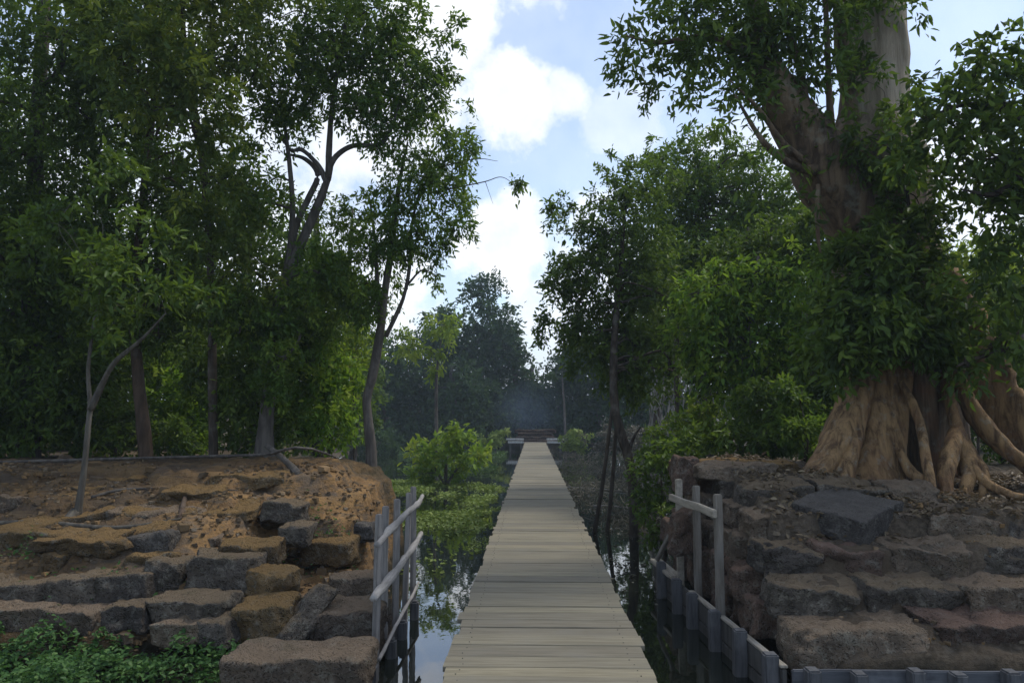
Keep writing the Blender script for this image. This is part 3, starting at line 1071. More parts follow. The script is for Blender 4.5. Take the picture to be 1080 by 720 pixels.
def lying(name, label, cat, pxs, r, mat, seed, lift=.0, group=None, sub=5, rough=.3):
    pts = []
    for q in pxs:
        p = hit(q[0], q[1])
        p = p.copy()
        p[2] = ground(p[0], p[1]) + r[0] * .4 + lift
        pts.append(p)
    mb = MB()
    tube(mb, pts, r, 7, sub, rough, seed)
    o = obj(name, mb.mesh(name, pts[0]), mat, None, pts[0])
    return setp(o, label, cat, group)


lying('surface_root', 'long pale root snaking along the top edge of the left bank', 'root',
      [(-30, 492), (60, 491), (150, 491), (270, 491), (350, 490), (400, 496)], [.02, .024, .018, .022, .015, .01], BARK_GREY, 3, .05)
lying('surface_root', 'pale root running across the left slope below the slender tree', 'root',
      [(-20, 562), (40, 558), (120, 560), (190, 555)], [.03, .026, .02, .01], BARK_PALE, 5, .03)
lying('surface_root', 'thin root crossing the ochre slope right of the slender tree', 'root',
      [(96, 530), (130, 522), (200, 517), (250, 524)], [.02, .018, .013, .008], BARK_GREY, 6, .03)
mb = MB()
a, b = P(281, 470, 11.0), P(316, 511, 9.9)
b[2] = ground(b[0], b[1]) + .02
tube(mb, [a, (a + b) / 2 + [0, 0, .03], b], [.035, .04, .05], 8, 5, .2, 3)
setp(obj('fallen_branch', mb.mesh('fallen_branch', b), BARK_GREY, None, b), 'straight bare grey stick leaning from the soil against the trees on the left bank', 'branch')
mb = MB()
a, b = P(197, 517, 9.2), P(189, 548, 8.5)
tube(mb, [a, (a + b) / 2, b], [.02, .03, .035], 7, 4, .2, 5)
setp(obj('stump_root', mb.mesh('stump_root', b), BARK_RED, None, b), 'short brown root stub poking from the ochre slope of the left bank', 'root')

# ------------------------------------------------------------------ giant tree
GY0 = 10.4
gbase = P(955, 500, GY0)
gbase[2] = .6
gt = empty('giant_tree', gbase, 'giant old tree with huge buttress roots and pale upper trunk on the right terrace', 'tree')
cen = [(962, 545, 46), (960, 500, 47), (957, 450, 50), (953, 400, 54), (946, 350, 59), (938, 300, 56), (930, 250, 54), (924, 200, 54), (922, 160, 50), (921, 120, 36), (921, 60, 33), (921, 0, 32), (921, -80, 30), (922, -200, 27), (920, -330, 20)]
pc = spline(np.array([P(a, b, GY0) for a, b, _ in cen]), 8)
hw = np.interp(np.linspace(0, 1, len(pc)), np.linspace(0, 1, len(cen)), [c[2] * GY0 / F for c in cen])
NS = 96
th = np.linspace(0, 2 * np.pi, NS, endpoint=False)
tz = (pc[:, 2] - pc[0, 2])
flu = .52 * np.exp(-tz / .9) + .10 * np.exp(-tz / 3.5) + .02
ridge = .65 * np.cos(5 * th + 1.1) + .35 * np.cos(8 * th + .4) + .1 * np.cos(13 * th + 2)
ridge = np.sign(ridge) * np.abs(ridge) ** .8
rr = hw[:, None] * (1 + flu[:, None] * (ridge[None] - .15))
pp = np.stack([np.cos(th)[None] * 2 + 0 * rr, np.sin(th)[None] * 2 + 0 * rr, tz[:, None] * .55 + 0 * rr], -1)
rr = rr * (1 + .09 * fbm(pp * 1.5, 3, 4))
gv = pc[:, None] + np.stack([np.cos(th)[None] * rr, np.sin(th)[None] * rr * .9, 0 * rr], -1)
nn = len(pc)
ii = np.arange(nn * NS).reshape(nn, NS)
gf = np.stack([ii[:-1], np.roll(ii[:-1], -1, 1), np.roll(ii[1:], -1, 1), ii[1:]], -1).reshape(-1, 4)
mb = MB()
mb.add(gv.reshape(-1, 3), gf)
# broken-off shoulder high on the right, the great left limb and the smaller boughs
tube(mb, path_px([(905, 235, 10.3), (880, 195, 10.2), (862, 165, 10.1), (842, 135, 10.0), (826, 108, 9.9), (808, 70, 9.8), (800, 20, 9.7), (790, -60, 9.6)]),
     [.42, .45, .42, .34, .28, .2, .16, .1], 14, 6, .2, 5)
tube(mb, path_px([(935, 110, 10.4), (938, 60, 10.35), (937, 30, 10.3), (930, -10, 10.4)]), [.24, .26, .22, .1], 12, 5, .1, 8)
tube(mb, path_px([(905, 130, 10.2), (893, 70, 10.1), (889, 30, 10.1), (885, -40, 10.0)]), [.16, .14, .12, .1], 10, 5, .15, 8)
tube(mb, path_px([(868, 178, 9.9), (845, 178, 9.6), (815, 160, 9.4), (795, 135, 9.3), (775, 100, 9.2)]), [.09, .055, .045, .03, .012], 7, 5, .15, 9)
tube(mb, path_px([(850, 172, 9.6), (825, 150, 9.45), (800, 115, 9.3), (770, 85, 9.2)]), [.05, .04, .028, .01], 6, 5, .15, 10)
tube(mb, path_px([(812, 78, 9.8), (780, 50, 9.6), (740, 40, 9.5), (695, 45, 9.4), (660, 38, 9.3)]), [.11, .07, .045, .03, .01], 7, 5, .15, 11)
tube(mb, path_px([(850, 140, 9.9), (845, 80, 9.8), (828, 20, 9.7), (820, -40, 9.7)]), [.08, .05, .04, .03], 7, 5, .15, 12)
tube(mb, path_px([(877, 150, 9.9), (874, 90, 9.8), (872, 30, 9.7), (868, -40, 9.7)]), [.06, .04, .035, .03], 7, 5, .15, 13)
tube(mb, path_px([(863, 195, 9.8), (862, 235, 9.75), (865, 270, 9.75)]), [.03, .03, .02], 6, 5, .1, 14)
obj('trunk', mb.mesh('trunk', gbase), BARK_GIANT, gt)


def gy(px, py, Y):
    return P(px, py, Y)


roots = [  # path px, radii, squash
    ([(925, 330, 10.0), (911, 385, 9.85), (897, 430, 9.65), (880, 468, 9.5), (862, 498, 9.35), (842, 524, 9.2)], [.20, .23, .24, .23, .20, .10], (.7, 1.3), None),
    ([(920, 370, 9.85), (908, 420, 9.65), (897, 465, 9.4), (889, 500, 9.2), (884, 532, 9.05)], [.15, .16, .17, .17, .14], (.7, 1.0), None),
    ([(935, 350, 9.85), (933, 410, 9.7), (929, 460, 9.55), (924, 500, 9.45), (922, 530, 9.35)], [.22, .23, .25, .28, .31], (1, .6), None),
    ([(955, 380, 9.75), (950, 430, 9.6), (946, 470, 9.5), (945, 510, 9.4), (946, 530, 9.3)], [.14, .14, .14, .15, .17], (.8, .6), None),
    ([(950, 402, 9.5), (962, 425, 9.4), (972, 455, 9.25), (978, 490, 9.05), (986, 542, 8.8)], [.03, .05, .052, .058, .045], (1, 1), None),
    ([(992, 360, 9.75), (1000, 410, 9.6), (1007, 445, 9.45), (1013, 470, 9.3)], [.10, .08, .075, .10], (.8, 1.2), None),
    ([(1010, 455, 9.35), (1001, 482, 9.2), (997, 510, 9.05), (1003, 540, 8.9)], [.09, .11, .08, .05], (1, 1), None),
    ([(1013, 460, 9.35), (1023, 488, 9.2), (1019, 515, 9.05), (1013, 542, 8.95)], [.08, .10, .07, .045], (1, 1), None),
    ([(1022, 478, 9.25), (1037, 497, 9.1), (1036, 525, 9.0), (1032, 545, 8.9)], [.07, .06, .045, .03], (1, 1), None),
    ([(985, 290, 10.1), (1010, 350, 9.95), (1035, 400, 9.8), (1060, 435, 9.6), (1090, 460, 9.4), (1130, 485, 9.2), (1175, 510, 9.0)], [.2, .24, .25, .24, .21, .17, .12], (.6, 1.5), None),
    ([(985, 330, 9.9), (1003, 385, 9.7), (1025, 432, 9.5), (1052, 466, 9.3), (1085, 492, 9.1), (1120, 518, 8.9)], [.10, .11, .12, .12, .11, .08], (.7, 1.4), None),
    ([(948, 475, 9.4), (960, 497, 9.25), (974, 508, 9.15), (988, 527, 9.05)], [.05, .065, .06, .04], (1, 1), None),
    ([(1015, 478, 9.25), (1040, 508, 9.0), (1068, 522, 8.8), (1100, 530, 8.6)], [.055, .05, .045, .03], (1, 1), None),
    ([(860, 500, 9.35), (838, 510, 9.5), (812, 512, 9.7), (790, 505, 9.9)], [.06, .05, .035, .02], (1, 1), BARK_PALE),
    ([(870, 505, 9.25), (845, 520, 9.2), (822, 524, 9.2), (800, 528, 9.15)], [.05, .04, .03, .015], (1, 1), BARK_PALE),
]
for i, (pth, rad, sq, mt) in enumerate(roots):
    mb = MB()
    pts = path_px(pth)
    q = pts[-1].copy()
    q[2] -= .25
    tube(mb, np.vstack([pts, q + unit((pts[-1] - pts[-2])[None])[0] * .1]), rad + [rad[-1] * .6], 16, 8, .28, 30 + i, sq)
    obj('root', mb.mesh('root', gbase), mt or BARK_ROOT, gt)
arr, cc = crown_points([(690, 55, 9.4, 42, 36, .8), (740, 50, 9.5, 50, 48), (665, 38, 9.3, 20, 16, .7), (790, 25, 9.6, 60, 45), (825, 65, 9.7, 50, 50, 1.2), (775, 105, 9.4, 35, 32, .7),
                        (860, 25, 9.7, 42, 40), (735, 5, 9.5, 50, 22), (862, 95, 9.7, 28, 32, .9), (800, 165, 9.3, 30, 35, .22), (840, 205, 9.6, 22, 22, .25),
                        (720, 95, 9.4, 22, 18, .4), (900, -20, 9.7, 60, 35), (780, -60, 9.6, 140, 60), (965, 10, 10, 14, 6, .4)], .115, 1.05, np.random.default_rng(77), .36, .28, .45, 26)
pos, d, nr_, L, ti = arr
obj('crown', leaves_mesh('crown', pos, d, nr_, L, L * .36, ti, gbase), LEAF_DARK, gt)

# climbers on the giant trunk
plant('climbing_plant', 'dense leafy climber wrapped around the middle of the giant trunk', 'climbing plant', None,
      [(path_px([(912, 500, 9.7), (916, 440, 9.7), (925, 370, 9.55), (930, 300, 9.55), (940, 220, 9.6)]), [.03, .03, .02, .01])],
      [(935, 318, 9.3, 72, 62, .9), (900, 290, 9.4, 35, 40), (890, 350, 9.3, 38, 45), (985, 345, 9.4, 40, 45), (945, 352, 9.1, 55, 24), (895, 370, 9.1, 28, 28, .8), (950, 270, 9.45, 35, 35, .6)],
      .12, LEAF_DARK, BARK_DARK, 2.2, 5, 10, .4, .5)
plant('climbing_plant', 'smaller leafy climber high on the giant trunk below the pale broken top', 'climbing plant', None,
      [(path_px([(960, 250, 9.5), (955, 190, 9.6), (935, 110, 9.9)]), [.025, .02, .01])],
      [(955, 190, 9.5, 34, 38, .9), (915, 150, 9.7, 42, 34, .7), (912, 70, 9.9, 12, 40, .8), (950, 120, 9.8, 16, 40, .5), (945, 235, 9.5, 35, 30, .8), (975, 245, 9.5, 26, 40, .7)],
      .11, LEAF_DARK, BARK_DARK, 2.0, 6, 8, .4, .5)

# ------------------------------------------------------------------ trees: left side


def gtrunk(px, py, Y, rest, r):
    """trunk from the ground under (px, *, Y) through image points"""
    b = P(px, py, Y)
    b[2] = max(ground(b[0], b[1]), -1.0) - .1
    return (np.vstack([b] + [P(*q) for q in rest]), r)


FT_L = 'forest trees behind the left bank'
FT_R = 'forest trees behind the right terrace'
plant('tree', 'dark leafy tree filling the left edge of the picture', 'tree', FT_L,
      [gtrunk(30, 480, 13, [(32, 380, 13), (36, 250, 13), (40, 120, 13), (50, -20, 13)], [.2, .17, .15, .12, .08])],
      [(40, 130, 12.5, 110, 100, .42), (20, 280, 12.5, 80, 80, .8), (70, 10, 12, 110, 70, .55), (90, 210, 12.8, 50, 55, .4), (40, 390, 12.8, 75, 60), (-60, 200, 12.5, 80, 180)], (.11), LEAF_DARK, BARK_DARK, 1.9, 31, 22)
b = hit(80, 545)
ty = b[1]
plant('slender_tree', 'slender pale-barked forked tree rooted on the left slope', 'tree', None,
      [(np.vstack([b - [0, 0, .12], P(88, 500, ty), P(93, 450, ty), P(95, 425, ty + .05), P(93, 390, ty + .1), P(99, 340, ty + .1), P(106, 300, ty + .2)]), [.05, .038, .034, .03, .024, .018, .01]),
       (np.vstack([P(95, 432, ty), P(108, 405, ty), P(121, 382, ty - .1), P(150, 357, ty - .1), P(175, 330, ty - .1)]), [.04, .034, .028, .018, .008]),
       (np.vstack([b + [0, 0, .06], hit(60, 556), hit(30, 560), hit(-20, 566)]), [.06, .05, .04, .02])],
      [(110, 300, ty + .1, 70, 38, .7), (60, 250, ty + .3, 50, 45, .6), (150, 250, ty, 50, 45, .4), (185, 320, ty - .1, 40, 28, .6), (100, 350, ty, 40, 25, .35), (100, 175, ty, 60, 40, .2)],
      .10, LEAF_DARK, BARK_PALE, 1.2, 33, 12)
plant('tree', 'tree with a reddish brown trunk behind the left bank, right of the slender pale tree', 'tree', FT_L,
      [gtrunk(155, 488, 13, [(150, 440, 13), (146, 405, 13), (142, 320, 13), (150, 220, 13), (165, 80, 13)], [.13, .105, .10, .09, .07, .05])],
      [(140, 300, 13.4, 80, 60, .9), (150, 230, 13, 90, 60, .7), (170, 60, 12.5, 95, 70, .6), (210, 180, 13, 60, 70, .55), (180, 320, 13.2, 60, 45, .8), (110, 110, 13, 60, 60, .7)], (.105), LEAF_DARK, BARK_RED, 1.75, 35, 20)
plant('tree', 'tall tree with sunlit yellow-green upper leaves above the left bank', 'tree', FT_L,
      [gtrunk(226, 485, 12, [(224, 400, 12), (222, 280, 12), (212, 160, 11.5), (195, 50, 11), (190, -60, 10.8)], [.075, .065, .06, .05, .04, .03])],
      [(160, 60, 9.5, 70, 60, .65), (205, 120, 10, 55, 50, .65), (230, 220, 11, 48, 60, .7), (120, 20, 9.2, 80, 40, .55), (250, 40, 10.5, 60, 50, .6), (245, 300, 11.5, 50, 45, .8), (190, -40, 10, 150, 50)],
      .10, leaf_mat('leaf_canopy', (.030, .062, .015), (.078, .128, .024), (.23, .27, .036), (.36, .44, .035), .42), BARK_DARK, 1.6, 37, 18)
plant('forked_tree', 'leaning dark forked tree with open branches against the sky on the left bank', 'tree', None,
      [gtrunk(279, 488, 12, [(280, 450, 12), (285, 400, 12), (292, 330, 12), (310, 275, 12), (332, 225, 12), (346, 188, 12)], [.16, .12, .105, .092, .082, .075, .05]),
       (path_px([(346, 190, 12), (352, 168, 11.9), (372, 154, 11.9), (400, 152, 11.8), (415, 130, 11.8), (425, 90, 11.8)]), [.052, .046, .04, .034, .024, .015]),
       (path_px([(344, 192, 12), (338, 178, 12), (330, 168, 12), (318, 158, 12), (305, 157, 12), (290, 130, 12)]), [.05, .045, .038, .034, .028, .015]),
       (path_px([(300, 300, 12), (312, 240, 12.1), (325, 210, 12.1), (335, 185, 12.1), (322, 168, 12.1), (300, 162, 12.1)]), [.07, .05, .048, .044, .036, .015]),
       (path_px([(346, 190, 12), (348, 140, 12), (352, 100, 12), (362, 40, 12), (372, -30, 12)]), [.055, .048, .042, .034, .02]),
       (path_px([(298, 310, 12), (308, 240, 12), (306, 180, 12), (296, 100, 12)]), [.06, .05, .04, .02])],
      [(300, 45, 12, 65, 50, .65), (365, 45, 12, 65, 55, .95), (425, 75, 12, 50, 55, .85), (462, 70, 12, 32, 32, .45), (410, 15, 12, 45, 32, .5), (330, 105, 12, 55, 30, .55), (290, 120, 12, 40, 45, .5), (270, 210, 12, 40, 60, .75), (300, 330, 11.5, 30, 30, .9), (335, 290, 11.6, 34, 34, .8), (290, 385, 11.4, 32, 36, .9), (262, 330, 11.6, 34, 40, .8),
       (480, 25, 12, 16, 16, .25), (390, 115, 11.9, 50, 22, .8), (350, -50, 12, 130, 45)],
      .085, LEAF_MID, BARK_GREY, 1.6, 39, 40)
plant('slim_tree', 'slim tree with a red-brown foot at the right end of the left bank', 'tree', None,
      [gtrunk(392, 492, 12.2, [(391, 470, 12.2), (388, 440, 12.2), (387, 420, 12.2), (393, 395, 12.2), (401, 350, 12.2), (407, 300, 12.2), (414, 255, 12.2), (420, 200, 12.2), (430, 150, 12.1)], [.095, .085, .07, .07, .075, .07, .06, .05, .035, .015]),
       (path_px([(403, 345, 12.2), (398, 300, 12.3), (396, 260, 12.3), (390, 210, 12.3)]), [.05, .035, .03, .015]),
       (path_px([(407, 355, 12.2), (425, 315, 12.1), (432, 280, 12.1), (434, 240, 12.1), (445, 190, 12)]), [.04, .03, .03, .025, .012]),
       (path_px([(430, 300, 12.1), (445, 285, 12), (460, 290, 12)]), [.02, .014, .005]),
       (path_px([(450, 180, 12), (500, 168, 11.8), (525, 170, 11.8)]), [.014, .007, .003]),
       (path_px([(470, 200, 12), (510, 192, 11.8), (530, 187, 11.8), (548, 200, 11.8)]), [.014, .008, .006, .002]),
       (path_px([(512, 192, 11.8), (520, 215, 11.8)]), [.005, .002])],
      [(415, 245, 11.8, 34, 34, .8), (385, 320, 12, 26, 24, .6), (440, 190, 12, 48, 45, .75), (470, 165, 12, 30, 55, .6), (482, 225, 12, 22, 38, .55), (380, 290, 12.3, 45, 42, .8), (440, 245, 12, 36, 32, .7), (415, 130, 12, 50, 30, .7), (355, 245, 12.4, 36, 45, .7), (480, 130, 12, 22, 35, .45),
       (465, 290, 12, 20, 14, .3), (340, 320, 12.5, 40, 45, .8), (542, 195, 11.8, 5, 8, .3), (370, 215, 12.3, 22, 25, .35)],
      .085, LEAF_MID, BARK_GREY, 1.35, 41, 22, .36, .7)
und = 'understorey bushes behind the left bank'
for (lab, blobs, lm, sd, lf) in [
    ('bright green bush at the right end of the thicket behind the left bank', [(345, 425, 12.8, 35, 50), (330, 380, 12.8, 35, 35), (368, 395, 13, 18, 22, .6)], LEAF_BRIGHT, 51, .10),
    ('broad dark bush behind the stick on the left bank', [(270, 420, 12.6, 50, 60), (230, 380, 12.8, 40, 50), (310, 345, 13, 45, 45)], LEAF_DARK, 52, .095),
    ('light green bush between the reddish trunk and the broad dark bush', [(200, 440, 14.5, 35, 38), (175, 410, 14.5, 28, 25, .7)], LEAF_BRIGHT, 53, .11),
    ('dark bush at the foot of the reddish trunk', [(120, 450, 13.6, 45, 35), (90, 410, 14, 40, 40), (180, 465, 13.4, 30, 22)], LEAF_DARK, 54, .10),
    ('dark bush at the left edge behind the top of the left bank', [(30, 455, 13, 60, 35), (-10, 400, 13, 50, 60)], LEAF_DARK, 55, .10),
    ('mid green bush left of the light green bush', [(145, 370, 15, 50, 40), (95, 330, 15, 45, 45, .8)], LEAF_MID, 56, .10),
    ('yellow-green bush seen through the slim tree', [(372, 365, 16, 26, 28, .7), (350, 400, 16, 25, 30, .8)], LEAF_YELLOW, 57, .10)]:
    bb = P(blobs[0][0], 480, blobs[0][2])
    bb[2] = max(ground(bb[0], bb[1]), WZ)
    plant('bush', lab, 'bush', und, [(np.vstack([bb - [0, 0, .1], bb + [.05, 0, .4], P(*blobs[0][:3])]), [.03, .025, .012])], blobs, lf, lm, BARK_DARK, 1.8, sd, 8)
# forest behind on the left
bgL = [('deep green background tree at the far left behind the dark leafy tree', 20, 19, [(20, 300, 19, 90, 110), (10, 430, 19, 90, 50), (60, 130, 19, 90, 80, .3)]),
       ('deep green background tree behind the slender pale tree', 110, 20, [(110, 330, 20, 70, 80), (120, 440, 20, 65, 45), (140, 200, 20, 60, 70, .3)]),
       ('deep green background tree behind the reddish brown trunk', 190, 22, [(190, 360, 22, 60, 70), (195, 445, 22, 60, 38), (210, 260, 22, 50, 60, .6)]),
       ('deep green background tree behind the leaning forked tree', 265, 21, [(265, 350, 21, 55, 75), (270, 440, 21, 55, 42), (270, 250, 21, 50, 50, .6)]),
       ('deep green background tree behind the bright green bush', 335, 23, [(330, 330, 23, 45, 65), (325, 430, 23, 40, 45), (320, 270, 23, 40, 40, .5)]),
       ('deep green background tree far back between the slim trunk and the thicket', 372, 36, [(375, 390, 36, 30, 60), (365, 440, 36, 30, 30), (380, 330, 36, 22, 40, .7)]),
       ('deep green background tree outside the left edge', -90, 20, [(-80, 300, 20, 80, 120), (-80, 430, 20, 80, 60)])]
for i, (lab, px, Y, bl) in enumerate(bgL):
    plant('tree', lab, 'tree', 'background trees on the left shore', [gtrunk(px, 480, Y, [(px + 3, 400, Y), (px - 4, 300, Y), (px, 220, Y)], [.2, .17, .13, .06])], bl, .0062 * Y, LEAF_DARK, BARK_DARK, 1.7, 60 + i, 10, .5)

# ------------------------------------------------------------------ trees: centre, far shore
plant('tree', 'thin tree with sparse drooping yellow-green leaves before the dark far woods', 'tree', None,
      [gtrunk(461, 470, 32, [(460, 430, 32), (461, 390, 32), (468, 345, 32)], [.08, .07, .06, .02])],
      [(470, 345, 32, 25, 22, .8), (440, 360, 32, 20, 24, .7), (455, 380, 32, 24, 16, .6)], .22, LEAF_YELLOW, BARK_GREY, .9, 71, 8, .36, .7)
farT = [('broad dark far tree left of the boardwalk end, nearest the slim trunk', 405, 56, [(405, 400, 56, 32, 45), (400, 445, 56, 38, 24)]),
        ('rounded dark far tree behind the yellow-green tree', 450, 58, [(450, 390, 58, 34, 42), (445, 440, 58, 36, 26), (470, 350, 58, 22, 25)]),
        ('tallest far tree with a feathery top left of the sky gap', 510, 60, [(512, 312, 60, 19, 22, .7), (520, 345, 60, 24, 26, .9), (505, 375, 60, 32, 30), (510, 430, 60, 38, 34)]),
        ('far tree standing at the left side of the sky gap', 545, 61, [(543, 390, 61, 20, 24), (545, 430, 61, 24, 30), (535, 365, 61, 14, 20, .8)]),
        ('dark far tree filling the gap between the tallest and the rounded one', 478, 57, [(480, 410, 57, 30, 35), (478, 448, 57, 34, 20)]),
        ('far tree standing at the right side of the sky gap', 590, 62, [(592, 412, 62, 24, 30), (585, 445, 62, 28, 18), (600, 385, 62, 18, 18, .8)]),
        ('far tree right of the boardwalk end behind the leaning poles', 630, 60, [(632, 395, 60, 30, 40), (625, 440, 60, 34, 24), (615, 365, 60, 22, 24, .8)]),
        ('dark far tree behind the tangle of pale vines', 690, 55, [(690, 400, 55, 45, 50), (690, 440, 55, 50, 24)]),
        ('low dark far tree straight behind the boardwalk end', 563, 72, [(563, 432, 72, 24, 22), (570, 448, 72, 30, 12)])]
for i, (lab, px, Y, bl) in enumerate(farT):
    plant('tree', lab, 'tree', 'trees on the far shore', [gtrunk(px, 468, Y, [(px + 1, 430, Y), (px - 2, 390, Y), (px + 1, 350 if i in (2,) else 385, Y)], [.28, .24, .18, .08])],
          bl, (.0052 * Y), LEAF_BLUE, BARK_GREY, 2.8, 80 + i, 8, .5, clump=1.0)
pale = gtrunk(597, 462, 54, [(595, 430, 54), (593, 400, 54)], [.09, .08, .04])
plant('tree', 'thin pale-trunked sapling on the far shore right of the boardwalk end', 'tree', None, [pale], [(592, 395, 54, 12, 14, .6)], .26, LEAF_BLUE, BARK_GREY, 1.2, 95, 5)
fb = [('olive marsh bush on the far bank just left of the boardwalk end', 522, 462, 46, 18, 9), ('low grey-green bush on the far bank left of the olive marsh bush', 480, 463, 48, 26, 8),
      ('low dark bush on the far bank seen beside the slim trunk', 395, 462, 48, 40, 12), ('low olive bush on the far bank just right of the boardwalk end', 606, 463, 44, 20, 9), ('wide grey-brown marsh bush behind the leaning poles', 645, 462, 42, 28, 12),
      ('grey-brown marsh bush right of the leaning poles', 690, 465, 38, 30, 16)]
for i, (lab, px, py, Y, rx, rz) in enumerate(fb):
    b = P(px, py, Y)
    b[2] = WZ
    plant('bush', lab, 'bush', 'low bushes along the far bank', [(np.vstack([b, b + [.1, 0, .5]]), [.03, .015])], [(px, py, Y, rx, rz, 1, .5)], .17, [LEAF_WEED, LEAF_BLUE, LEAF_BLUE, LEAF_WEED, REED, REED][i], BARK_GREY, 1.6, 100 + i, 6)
# bush standing in the water
b = hit(470, 512, WZ)
plant('shrub', 'round bright yellow-green shrub growing out of the pond left of the boardwalk', 'shrub', None,
      [(np.vstack([b - [0, 0, .2], b + [0, 0, .7], P(468, 475, b[1])]), [.06, .05, .02]), (np.vstack([b, b + [.4, 0, .6], P(490, 480, b[1])]), [.04, .03, .01]), (np.vstack([b, b + [-.4, 0, .6], P(448, 485, b[1])]), [.04, .03, .01])],
      [(468, 488, b[1], 38, 22), (447, 485, b[1], 22, 16), (478, 466, b[1], 22, 12, .7), (492, 485, b[1] + .3, 20, 24), (460, 470, b[1], 18, 10, .6), (478, 455, b[1], 8, 6, .6)],
      .21, LEAF_BUSH, BARK_GREY, .95, 111, 14, .42, .1, .35)

# ------------------------------------------------------------------ trees: right side
tb = hit(668, 566, WZ)
TY = tb[1]
plant('leaning_tree', 'tree standing in the pond right of the boardwalk, its thin trunk propped by poles', 'tree', None,
      [(np.vstack([tb - [0, 0, .6], P(668, 540, TY), P(666, 500, TY), P(662, 480, TY), P(653, 450, TY), P(648, 425, TY + .1), P(647, 380, TY + .4), P(650, 330, TY + .8), P(655, 270, TY + 1), P(660, 210, TY + 1)]),
        [.09, .085, .085, .09, .085, .08, .075, .065, .05, .02]),
       (np.vstack([P(662, 482, TY), P(668, 462, TY), P(676, 450, TY)]), [.04, .03, .01])],
      [(625, 300, 16, 45, 50, .9), (598, 235, 16, 26, 26, .35), (660, 240, 16, 48, 50), (650, 185, 16, 17, 28, .45), (595, 300, 16, 30, 25, .5), (600, 345, 16, 34, 26, .55), (690, 320, 16, 42, 60), (640, 360, 16, 45, 40), (680, 395, 16, 40, 35, .9),
       (578, 215, 16, 9, 9, .3), (610, 385, 16, 26, 14, .3), (690, 190, 16.5, 36, 30, .8), (650, 390, 15.5, 28, 25, .8), (615, 262, 16, 35, 30, .6)],
      .105, LEAF_DARK, BARK_DARK, 1.45, 121, 30)
for i, (x0, y0, x1, y1, Y0, lab) in enumerate([(646, 428, 622, 545, TY + .1, 'thin dark pole leaning left as prop of the tree in the pond'),
                                               (651, 430, 637, 535, TY + .25, 'thin dark pole leaning between the left prop and the trunk in the pond')]):
    a, b = P(x0, y0, Y0), hit(x1, y1 + 12, WZ)
    b[1] = min(b[1], Y0 + .6)
    b = np.array([*P(x1, y1, b[1])[:2], WZ - .5])
    mb = MB()
    tube(mb, [b, (a + b) / 2 + [.03, 0, 0], a], [.045, .04, .03], 7, 6, .15, i)
    setp(obj('prop_pole', mb.mesh('prop_pole', b), WOOD_POLE, None, b), lab, 'pole', 'poles propping the tree in the pond')
plant('tree', 'tall broad-crowned tree behind the right terrace, left of the giant tree', 'tree', FT_R,
      [gtrunk(750, 482, 19, [(748, 440, 19), (744, 400, 19), (740, 320, 19), (735, 240, 19), (745, 170, 19)], [.14, .12, .12, .11, .09, .04])],
      [(715, 200, 19, 48, 45), (770, 200, 19, 55, 50), (735, 158, 19, 40, 24, .6), (790, 155, 19, 28, 22, .35), (710, 270, 19, 50, 55), (770, 280, 19, 50, 55), (825, 225, 19, 32, 40, .7), (690, 160, 19, 12, 14, .4), (760, 140, 19, 20, 14, .4)],
      .115, LEAF_MID, BARK_DARK, 1.6, 123, 22)
plant('climber_thicket', 'bright green curtain of climbers between the leaning tree and the giant tree', 'climbing plant', None,
      [gtrunk(800, 480, 14, [(798, 420, 14), (790, 340, 14), (800, 270, 14)], [.08, .07, .05, .03]), gtrunk(850, 480, 13.5, [(862, 440, 13.4), (858, 400, 13.3), (850, 330, 13.3)], [.07, .06, .05, .03])],
      [(755, 310, 14, 36, 36), (800, 300, 14, 40, 34), (760, 365, 14, 38, 38), (815, 360, 13.8, 42, 42), (845, 300, 13.6, 32, 42), (740, 335, 14, 22, 40, .8), (855, 365, 13.4, 30, 34), (775, 415, 14, 30, 32, .8)],
      .125, LEAF_BRIGHT, BARK_GREY, 1.15, 125, 14, .4, .7, .42, per=32)
plant('climbing_plant', 'darker green climber hanging behind and between the bright curtain beside the giant tree', 'climbing plant', None,
      [gtrunk(780, 480, 14.8, [(782, 420, 14.8), (778, 330, 14.8), (790, 240, 14.8)], [.07, .06, .05, .03])],
      [(765, 290, 14.8, 45, 45), (820, 280, 14.6, 45, 50), (850, 250, 14.4, 28, 40, .7), (800, 370, 14.6, 60, 50), (750, 380, 14.8, 30, 40)], .11, LEAF_DARK, BARK_DARK, 1.5, 126, 10)
undR = 'understorey bushes behind the right terrace'
